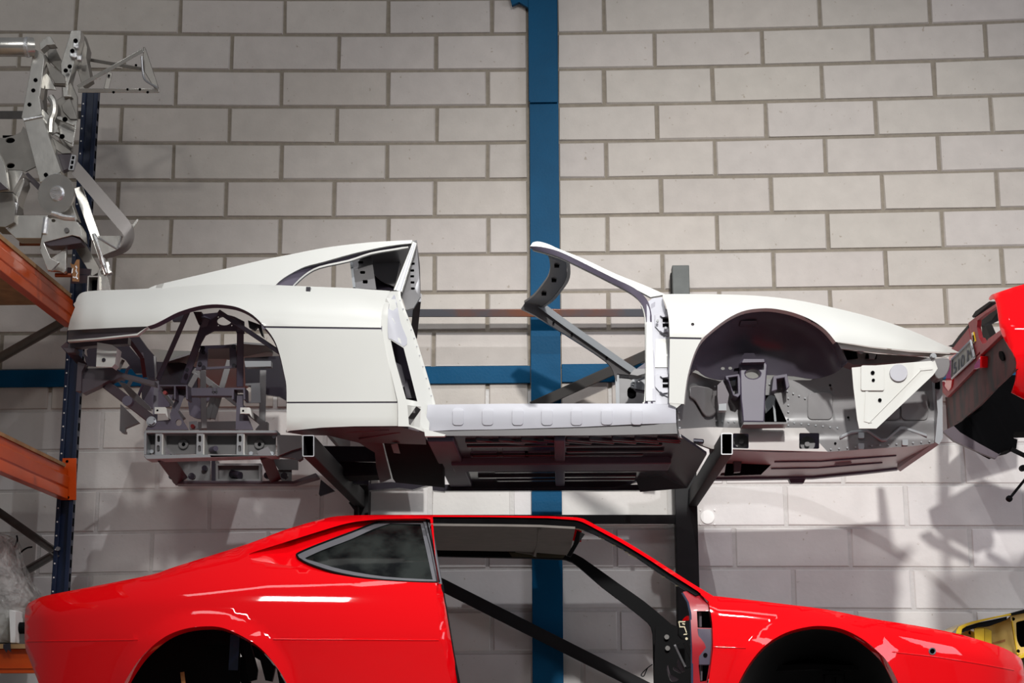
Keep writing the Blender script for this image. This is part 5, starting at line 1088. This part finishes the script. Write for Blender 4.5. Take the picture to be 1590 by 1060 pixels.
ap('knuckle', flat(72, 340, 82, 338, 120, 344, 126, 354, 128, 372, 124, 368, 112, 365, 68, 376, 62, 386, 64, 372), YQ-.16, .10, 'alu', [ell(*g3(627, 775)[0], 3.3, 2.4, 12)])
mb = MB(); mb.cyl(P(*g3(785, 890)[0], YQ-.165), (0, -1, 0), .013, .006, 16); mb.build('knuckle_stud', M['galv'], AF)
ap('knuckle_hood', flat(64, 376, 112, 366, 126, 372, 126, 377, 100, 381, 76, 382), YQ-.15, .09, 'tail'); ap('knuckle_cheek', flat(66, 374, 68, 376, 78, 400, 92, 407, 80, 420, 74, 420, 62, 388), YQ-.17, .02, 'alu'); ap('knuckle_floor', flat(80, 400, 103, 384, 102, 420, 99, 424, 92, 421, 76, 420), YQ-.10, .03, 'alu')
mb = MB(); mb.bar(121, 290, YQ-.02, 150, 372, YQ-.02, 14, .04); mb.bar(150, 372, YQ-.02, 168, 425, YQ-.02, 13, .04); mb.build('rear_strut', M['alu'], AF, bevel=.003)
mb = MB(); mb.bar(112, 360, YQ+.02, 150, 425, YQ+.02, 17, .05); mb.build('rear_strut', M['dalu'], AF, bevel=.003)
mb = MB(); mb.tube([P(*q, YQ-.03) for q in g4(1100, 100, 1150, 210, 1190, 320, 1210, 430, 1250, 560)], [.01, .018, .02, .014, .008], 8); mb.build('weld_bead', M['weld'], AF)
ap('foot_plate', flat(152, 420, 160, 412, 168, 432, 172, 450, 172, 456, 150, 456), YQ-.01, .02, 'alu', [ell(158.5, 423, 2, 3, 10)])
ap('square_socket', flat(136, 428, 154, 428, 154, 455, 135, 455), YQ-.03, .1, 'alu', [flat(138, 430, 152, 430, 152, 453, 137, 453)], 0)
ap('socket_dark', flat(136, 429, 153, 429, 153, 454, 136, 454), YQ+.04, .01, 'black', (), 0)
# hollow bent bumper rail
def rail_():
    top = sm(flat(112, 241, 135, 267, 165, 302, 195, 336, 203, 348, 205, 360, 203, 372, 196, 384, 182, 392, 160, 398), 3)
    bot = sm(flat(106.5, 264, 128, 289, 158, 325, 184, 355, 191, 364, 193, 371, 189, 381, 182, 387, 172, 391, 160, 396), 3)
    A = [P(x, y, YQ-.13) for x, y in top]; B = [P(x, y, YQ-.16) for x, y in bot]
    mb = MB(); mb.strip(A[1:], B[1:], (0.0, .05, 0.0)); mb.build('bumper_rail', M['tail'] if 0 else M['bumper'], AF, angle=50)
    mb = MB(); mb.panel(flat(111, 240, 118, 241, 114, 264, 106, 263.5), YQ-.165, .03, holes=[flat(112, 242, 116, 242.5, 115, 247.5, 111, 247), flat(110.5, 249, 114.8, 249.3, 113.8, 255, 109.5, 254.7), flat(109, 257, 113.5, 257, 112.5, 262.5, 108, 262.2)]); mb.build('rail_end', M['silver'], AF)
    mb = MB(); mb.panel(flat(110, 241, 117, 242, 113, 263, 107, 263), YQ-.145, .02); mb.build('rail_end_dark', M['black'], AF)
rail_()
ap('rail_gusset', flat(152, 366, 190, 366, 186, 388, 162, 400, 155, 384), YQ-.06, .012, 'alu', (), 0)
ab('gusset_rib', 153, 369, 185, 388, 2.5, .01, YQ-.068, 'silver'); mb = MB(); mb.tube([P(*q, YQ-.08) for q in g4(1435, 130, 1400, 230, 1380, 320)], .008, 7); mb.build('weld_bead', M['weld'], AF)
ap('rail_tail', flat(203, 352, 213, 339, 215, 341, 206, 356), YQ-.06, .02, 'alu'); ap('rail_bracket', flat(86, 239, 111, 239, 106, 262, 96, 266, 92, 258), YQ-.02, .04, 'tail')
# copper pipe, bar and tape lying across the frame's foot
mb = MB(); mb.tube([P(86, 427, YQ-.05), P(112, 427, YQ-.05)], .012, 10); solo(mb, 'copper_pipe', mat('copper', '9a5a40', .35, metal=.8), 'short copper pipe by the foot of the aluminium frame', 'pipe')
mb = MB(); mb.bar(96, 419, YQ, 140, 422, YQ, 9, .03); mb.bar(110, 434, YQ, 136, 433, YQ, 12, .03); mb.build('foot_bar', M['tail'], AF)
mb = MB(); mb.bar(30, 376, YQ+.1, 62, 376, YQ+.1, 11, .04); solo(mb, 'wood_offcut', mat('red_timber', '8a4a2c', .5, var=.2, scale=20), 'reddish offcut behind the plate at the foot of the aluminium frame', 'offcut')
tg = MB(); tg.panel(g4(820, 440, 870, 460, 900, 400, 935, 400, 930, 660, 850, 655, 850, 520), YQ-.07, .004)
tp = thing('paper_tag', 'brown paper tag with white writing tied at the frame foot', 'tag', tuple(P(116, 437, YQ-.07)))
tg.build('tag_sheet', M['tape'], tp)
mb = MB()
for A in (g4(855, 500, 845, 560), g4(890, 470, 905, 500, 890, 530, 910, 560, 895, 600, 912, 630), g4(860, 600, 885, 615)): mb.rail([P(*q, YQ-.072) for q in A], (.7, 0, .6), .008, (0, 1, 0), .003)
mb.build('writing', M['weld'], tp)

# ================================================================ wrapped parts low on the left
WB = thing('wrapped_part', 'tapered part under clear stretch wrap on the chipboard shelf', 'wrapped part', tuple(P(20, 1000, -.9)))
def blob(prof, cxs, Yc_, dep, nm, m_, seed, amp=.012, n=28):
    rd = random.Random(seed); rings = []
    mb = MB(); pts = []
    for i, (y, xl, xr) in enumerate(prof):
        a, b = P(xl, y, Yc_), P(xr, y, Yc_); cx_, rx = (a.x+b.x)/2, (b.x-a.x)/2
        for k in range(n):
            t = 2*math.pi*k/n; cs, sn = math.cos(t), math.sin(t); s_ = 1+rd.uniform(-amp, amp)/max(rx, .05)
            pts.append((cx_+rx*s_*math.copysign(abs(cs)**.7, cs), Yc_+dep*s_*math.copysign(abs(sn)**.7, sn), a.z+rd.uniform(-.006, .006)))
    m = len(prof)
    mb.add(pts, [(i*n+k, i*n+(k+1) % n, (i+1)*n+(k+1) % n, (i+1)*n+k) for i in range(m-1) for k in range(n)]+[tuple(range(n-1, -1, -1)), tuple((m-1)*n+k for k in range(n))])
    return mb.build(nm, m_, WB, angle=60)
pr = [(832, -60, 14), (836, -62, 20), (850, -66, 24), (870, -70, 30), (890, -72, 38), (905, -74, 46), (920, -76, 54), (928, -76, 60), (945, -76, 56), (965, -76, 52), (985, -76, 42), (998, -76, 40)]
blob([(y, a+6, b-9) for y, a, b in pr[1:]], 0, -.80, .18, 'inner_part', M['inner'], 3, .01)
blob(pr, 0, -.80, .22, 'stretch_wrap', M['wrap'], 8, .014, 40)
mb = MB(); mb.panel(flat(14, 946, 24, 948, 24, 998, 16, 998), -1.03, .12); mb.build('white_batten', M['disc'], WB, bevel=.003)
mb = MB(); mb.cyl(P(24, 975, -.96), (1, 0, 0), .03, .06, 14); mb.build('black_spigot', M['trim'], WB)
mb = MB(); mb.panel(flat(24, 984, 44, 978, 44, 1000, 24, 1000), -.97, .06); mb.build('block', M['galv'], WB)
mb = MB(); mb.tube([P(x, y, -.7) for x, y in sm(flat(22, 850, 25, 844, 27, 838, 26, 831), 3)], .005, 6); solo(mb, 'cable', M['trim'], 'short upright black cable sticking out above the wrapped part', 'cable', 'cables by the wrapped part')
mb = MB(); mb.tube([P(x, y, -.7) for x, y in sm(flat(30, 860, 36, 854, 43, 850, 50, 849), 3)], .005, 6); solo(mb, 'cable', M['trim'], 'curved black cable bending right beside the wrapped part', 'cable', 'cables by the wrapped part')

# ================================================================ tail of a red car at the right edge
XT = P(1545, 560, -2.0).x
T = thing('car_tail', 'red car tail with number plate pointing left at the right edge', 'car body', tuple(P(1600, 700, -1.3)))
h1, h2 = sc(1455, 440, 5.578), sc(1460, 580, 4.815)
TN = V3((1, -.10, 0))
_pa = P(1560, 540, -2.2); TC = TN.dot(_pa)
def onx(px, py, k=0.0):
    d = RT*((px-795)/F)+UP*(-(py-530)/F)+FWD; return CAM+d*((TC+k-TN.dot(CAM))/TN.dot(d))
def xp(nm, pts, X, t, m_, bv=.002):
    """flat piece standing on the tail plane, which faces left"""
    mb = MB(); mb.poly([onx(x, y, X) for x, y in pts], (t, -.1*t, 0)); return mb.build(nm, M[m_] if isinstance(m_, str) else m_, T, bevel=bv)

lamp = h1(350, 320, 420, 262, 520, 200, 535, 300, 550, 400, 440, 480, 420, 515, 390, 520, 362, 470, 345, 380)
# tail plate in pieces around the lamp opening
xp('tail_frame', h1(270, 340, 320, 300, 350, 320, 345, 380, 362, 470, 380, 580, 325, 640, 300, 520), 0, .02, 'dred')
xp('tail_frame', h1(320, 300, 500, 180, 520, 200, 420, 262, 350, 320), 0, .02, 'dred')
xp('tail_frame', h1(362, 470, 390, 520, 420, 515, 440, 480, 550, 400, 560, 440, 372, 620, 372, 560), 0, .03, 'dred')
xp('tail_frame', h1(125, 560, 272, 385, 290, 495, 130, 655, 105, 620), 0, .02, 'dred')
xp('tail_frame', h1(120, 830, 318, 650, 370, 610, 375, 690, 325, 735, 85, 985, 35, 930, 30, 840, 60, 900, 95, 935), 0, .02, 'dred')
xp('tail_edge', h1(105, 620, 165, 612, 128, 660, 130, 830, 120, 900, 95, 932, 65, 890), -.01, .02, 'red')
xp('bumper_step', h1(325, 700, 375, 630, 372, 730, 320, 745), -.015, .04, 'red')
mb = MB(); mb.poly([onx(x, y, .25) for x, y in h1(355, 360, 410, 345, 468, 480, 420, 505)], (.04, 0, 0)); mb.build('lamp_bay_strut', M['trim'], T)
mb = MB(); mb.poly([onx(x, y, .10) for x, y in h1(350, 325, 420, 262, 520, 195, 525, 250, 470, 320, 410, 350, 360, 365)], (.04, 0, 0)); mb.build('lamp_bay_wiring', M['trim'], T)
pl = [onx(x, y, -.012) for x, y in h1(130, 660, 290, 497, 318, 640, 131, 818)]
mb = MB(); mb.poly(pl, (.01, -.001, 0)); npl = mb.build('number_plate', M['plate'], T)
pe = [onx(x, y, -.015) for x, y in h1(129, 658, 291, 494, 320, 642, 130, 822)]; mb = MB(); mb.tube(pe+[pe[0]], .006, 6); mb.build('plate_frame', M['silver'], npl)
# the characters that can be made out along the lower edge of the plate
def text_on(txt, a, b, c, m_, nm, parent, ext=.002):
    """lettering with its baseline from a to b, rising towards c"""
    cu = bpy.data.curves.new(nm, 'FONT'); cu.body = txt; cu.size = 1; cu.extrude = 0
    o = bpy.data.objects.new(nm, cu); col.objects.link(o); dg = bpy.context.evaluated_depsgraph_get(); me = bpy.data.meshes.new_from_object(o.evaluated_get(dg)); bpy.data.objects.remove(o)
    xs = [v.co.x for v in me.vertices]; ys = [v.co.y for v in me.vertices]; w_, h_ = max(xs)-min(xs), max(ys)-min(ys); off = OFF[parent.name]
    for v in me.vertices:
        u_, t_ = (v.co.x-min(xs))/w_, (v.co.y-min(ys))/h_; v.co = a+(b-a)*u_+(c-a)*t_-off
    me.materials.clear(); me.materials.append(m_); o = bpy.data.objects.new(nm, me); col.objects.link(o); o.parent = parent; OFF[o.name] = off; return o
ka, kb_, kc = [onx(x, y, -.016) for x, y in h1(140, 792, 305, 640, 140, 695)]
text_on('510 M', ka, kb_, kc, M['ink'], 'plate_lettering', npl)
bdg = xp('badge', h1(297, 430, 312, 420, 328, 500, 315, 517), -.006, .006, 'yellow', 0)
mb = MB(); mb.poly([onx(x, y, -.008) for x, y in h1(305, 450, 313, 445, 319, 480, 314, 505, 309, 480)], (.003, 0, 0)); mb.build('badge_mark', M['black'], bdg)
xp('black_trim_strip', h1(300, 285, 330, 240, 450, 155, 470, 165, 400, 225, 330, 285, 310, 296), .0, .05, 'trim'); xp('black_trim_strip', h1(90, 540, 130, 527, 195, 440, 270, 355, 272, 392, 140, 558), .0, .05, 'trim')
nsd = interp([(1535, .30), (1540, .18), (1548, .09), (1565, .03), (1600, 0), (1700, 0)])
gT = lambda x, y: -2.47+nsd(x+.12*max(0, 500-y)-.10*max(0, y-500))+.0007*max(0, 505-y)**1.1*2+.00002*max(0, y-540)**2
mb = MB(); mb.panel(sm(flat(1536, 464, 1538, 459, 1546, 455, 1590, 441, 1640, 432, 1720, 424), 3)+flat(1720, 640, 1640, 633, 1590, 619, 1571, 609)+sm(flat(1571, 609, 1577, 590, 1578, 573, 1577, 556, 1563, 531, 1554, 512, 1549, 480, 1545, 464, 1537, 467), 3)[:-1], gT, .01, step=8); mb.build('rear_wing_panel', M['red'], T, angle=60)
xp('dirty_bumper', h1(372, 650, 570, 460, 610, 510, 650, 600, 690, 720, 640, 790, 520, 890, 380, 1040, 160, 1220, 60, 1300, 30, 1250, 40, 980, 90, 985, 320, 745), .02, .006, 'grime')
xp('bumper_crease', h1(690, 740, 520, 900, 380, 1050, 160, 1235, 150, 1222, 380, 1030, 520, 882, 640, 782), .0, .008, 'grime')
xp('bumper_hole', ell(*h1(555, 628)[0], 3.4, 8, 14, -.3), .012, .01, 'black', 0)
mb = MB(); mb.panel(flat(1464, 669, 1481, 661, 1491, 671, 1520, 688, 1551, 705, 1554.5, 702.5, 1546, 712, 1522, 702.5, 1481, 684), -1.0, .03); mb.build('bumper_lip', M['tail'], T)
mb = MB(); mb.panel(flat(1481, 661, 1568, 611, 1600, 625, 1720, 640, 1720, 669, 1574, 670, 1574, 680, 1580, 682, 1578, 696, 1560, 700, 1551, 704, 1491, 672), -.95, .2); mb.build('underside', M['black'], T)
mb = MB(); mb.panel(flat(1484, 664, 1500, 640, 1530, 612, 1556, 582, 1600, 582, 1600, 640, 1500, 668), -.55, .1); mb.build('gap_filler', M['black'], T)  # black sheet added to fill the gap below the bumper with dark
mb = MB(); mb.bar(1570, 697, -1.0, 1640, 731, -1.0, 7, .03); mb.build('exhaust_stay', M['trim'], T)
mb = MB(); mb.tube([P(1640, 684, -1.0), P(1590, 746, -1.0), P(1568, 773, -1.0)], .007, 8); lv = mb.build('lever_rod', M['trim'], T)
mb = MB(); c = P(1567, 774, -1.0); mb.tube([c+V3((0, 0, z)) for z in (-.017, -.012, -.006, 0, .006, .012, .017)], [.003, .012, .016, .0175, .016, .012, .003], 12); mb.build('ball_end', M['trim'], lv)
mb = MB(); mb.cyl(P(1589, 726, -1.02), (0, 1, 0), .016, .03, 10); mb.build('rod_joint', M['trim'], lv)

# ================================================================ yellow car front end, bottom right
YY = -0.5
Y = thing('car_front_end', 'yellow car front end with pale inner panels behind the red nose', 'car body', tuple(P(1560, 1060, YY)))
y8 = sc(1450, 940, 8.836)
def yp(nm, pts, m_, dy=0, t=.03, holes=(), bv=.003):
    mb = MB(); mb.panel(pts, YY+dy, t, holes=holes); return mb.build(nm, M[m_], Y, bevel=bv)
yp('top_rim', sm(y8(250, 372, 290, 320, 340, 288, 450, 240, 640, 190, 1062, 103), 2)+y8(1064, 132, 880, 165, 640, 222, 450, 280, 388, 322, 380, 392, 300, 384), 'yellow', -.05, .30)
yp('rim_end', y8(246, 374, 340, 284, 312, 330, 300, 386), 'galv', -.056, .02, (), 0)
yp('grille_strip', y8(385, 332, 450, 285, 640, 225, 1002, 150, 1002, 192, 760, 282, 600, 297, 388, 372), 'trim', -.02, .04, (), 0)
yp('bonnet_seal', y8(1060, 105, 1237, 58, 1600, -40, 1600, 5, 1237, 102, 1064, 132), 'trim', -.05, .2)
yp('inner_panel', y8(380, 380, 550, 310, 600, 296, 760, 280, 1000, 190, 1062, 135, 1150, 680, 1150, 900, 300, 900), 'pyellow', .10, .02)
yp('lamp_box', y8(550, 305, 692, 300, 692, 560, 570, 560), 'yellow', .0, .08); yp('lamp_box_side', y8(692, 302, 792, 340, 796, 600, 692, 560), 'yellow', .04, .05)
yp('panel_slot', y8(805, 508, 980, 460, 980, 490, 815, 532), 'wood', .095, .01, (), 0)
hole = sm(y8(1130, 240, 1150, 222, 1237, 200, 1420, 160, 1440, 540, 1237, 565, 1192, 562, 1160, 510, 1140, 440, 1130, 240), 3)[:-1]
yp('front_panel', y8(1062, 136, 1237, 100, 1600, 20, 1600, 620, 1237, 660, 1150, 672), 'pyellow', .0, .02, [hole])
yp('opening_dark', y8(1110, 200, 1460, 120, 1460, 600, 1120, 600), 'black', .12, .02, (), 0)
mb = MB(); mb.rail([P(*q, YY-.004) for q in y8(1066, 138, 1100, 360, 1152, 668)], (1, 0, 0), .006, (0, 1, 0), .02); mb.build('panel_edge', M['yellow'], Y)
yp('bottom_flange', y8(1152, 690, 1237, 650, 1600, 590, 1600, 640, 1237, 712, 1190, 728), 'yellow', -.05, .1); yp('lower_valance', y8(1190, 730, 1237, 714, 1600, 650, 1600, 1300, 1160, 1300), 'grime2', .02, .03)
mb = MB()
for x, y in y8(1090, 183, 1158, 622, 500, 372): mb.cyl(P(x, y, YY-.004 if x > 1568 else YY+.096), (0, 1, 0), .009, .004, 8)
mb.build('screw_hole', M['black'], Y)
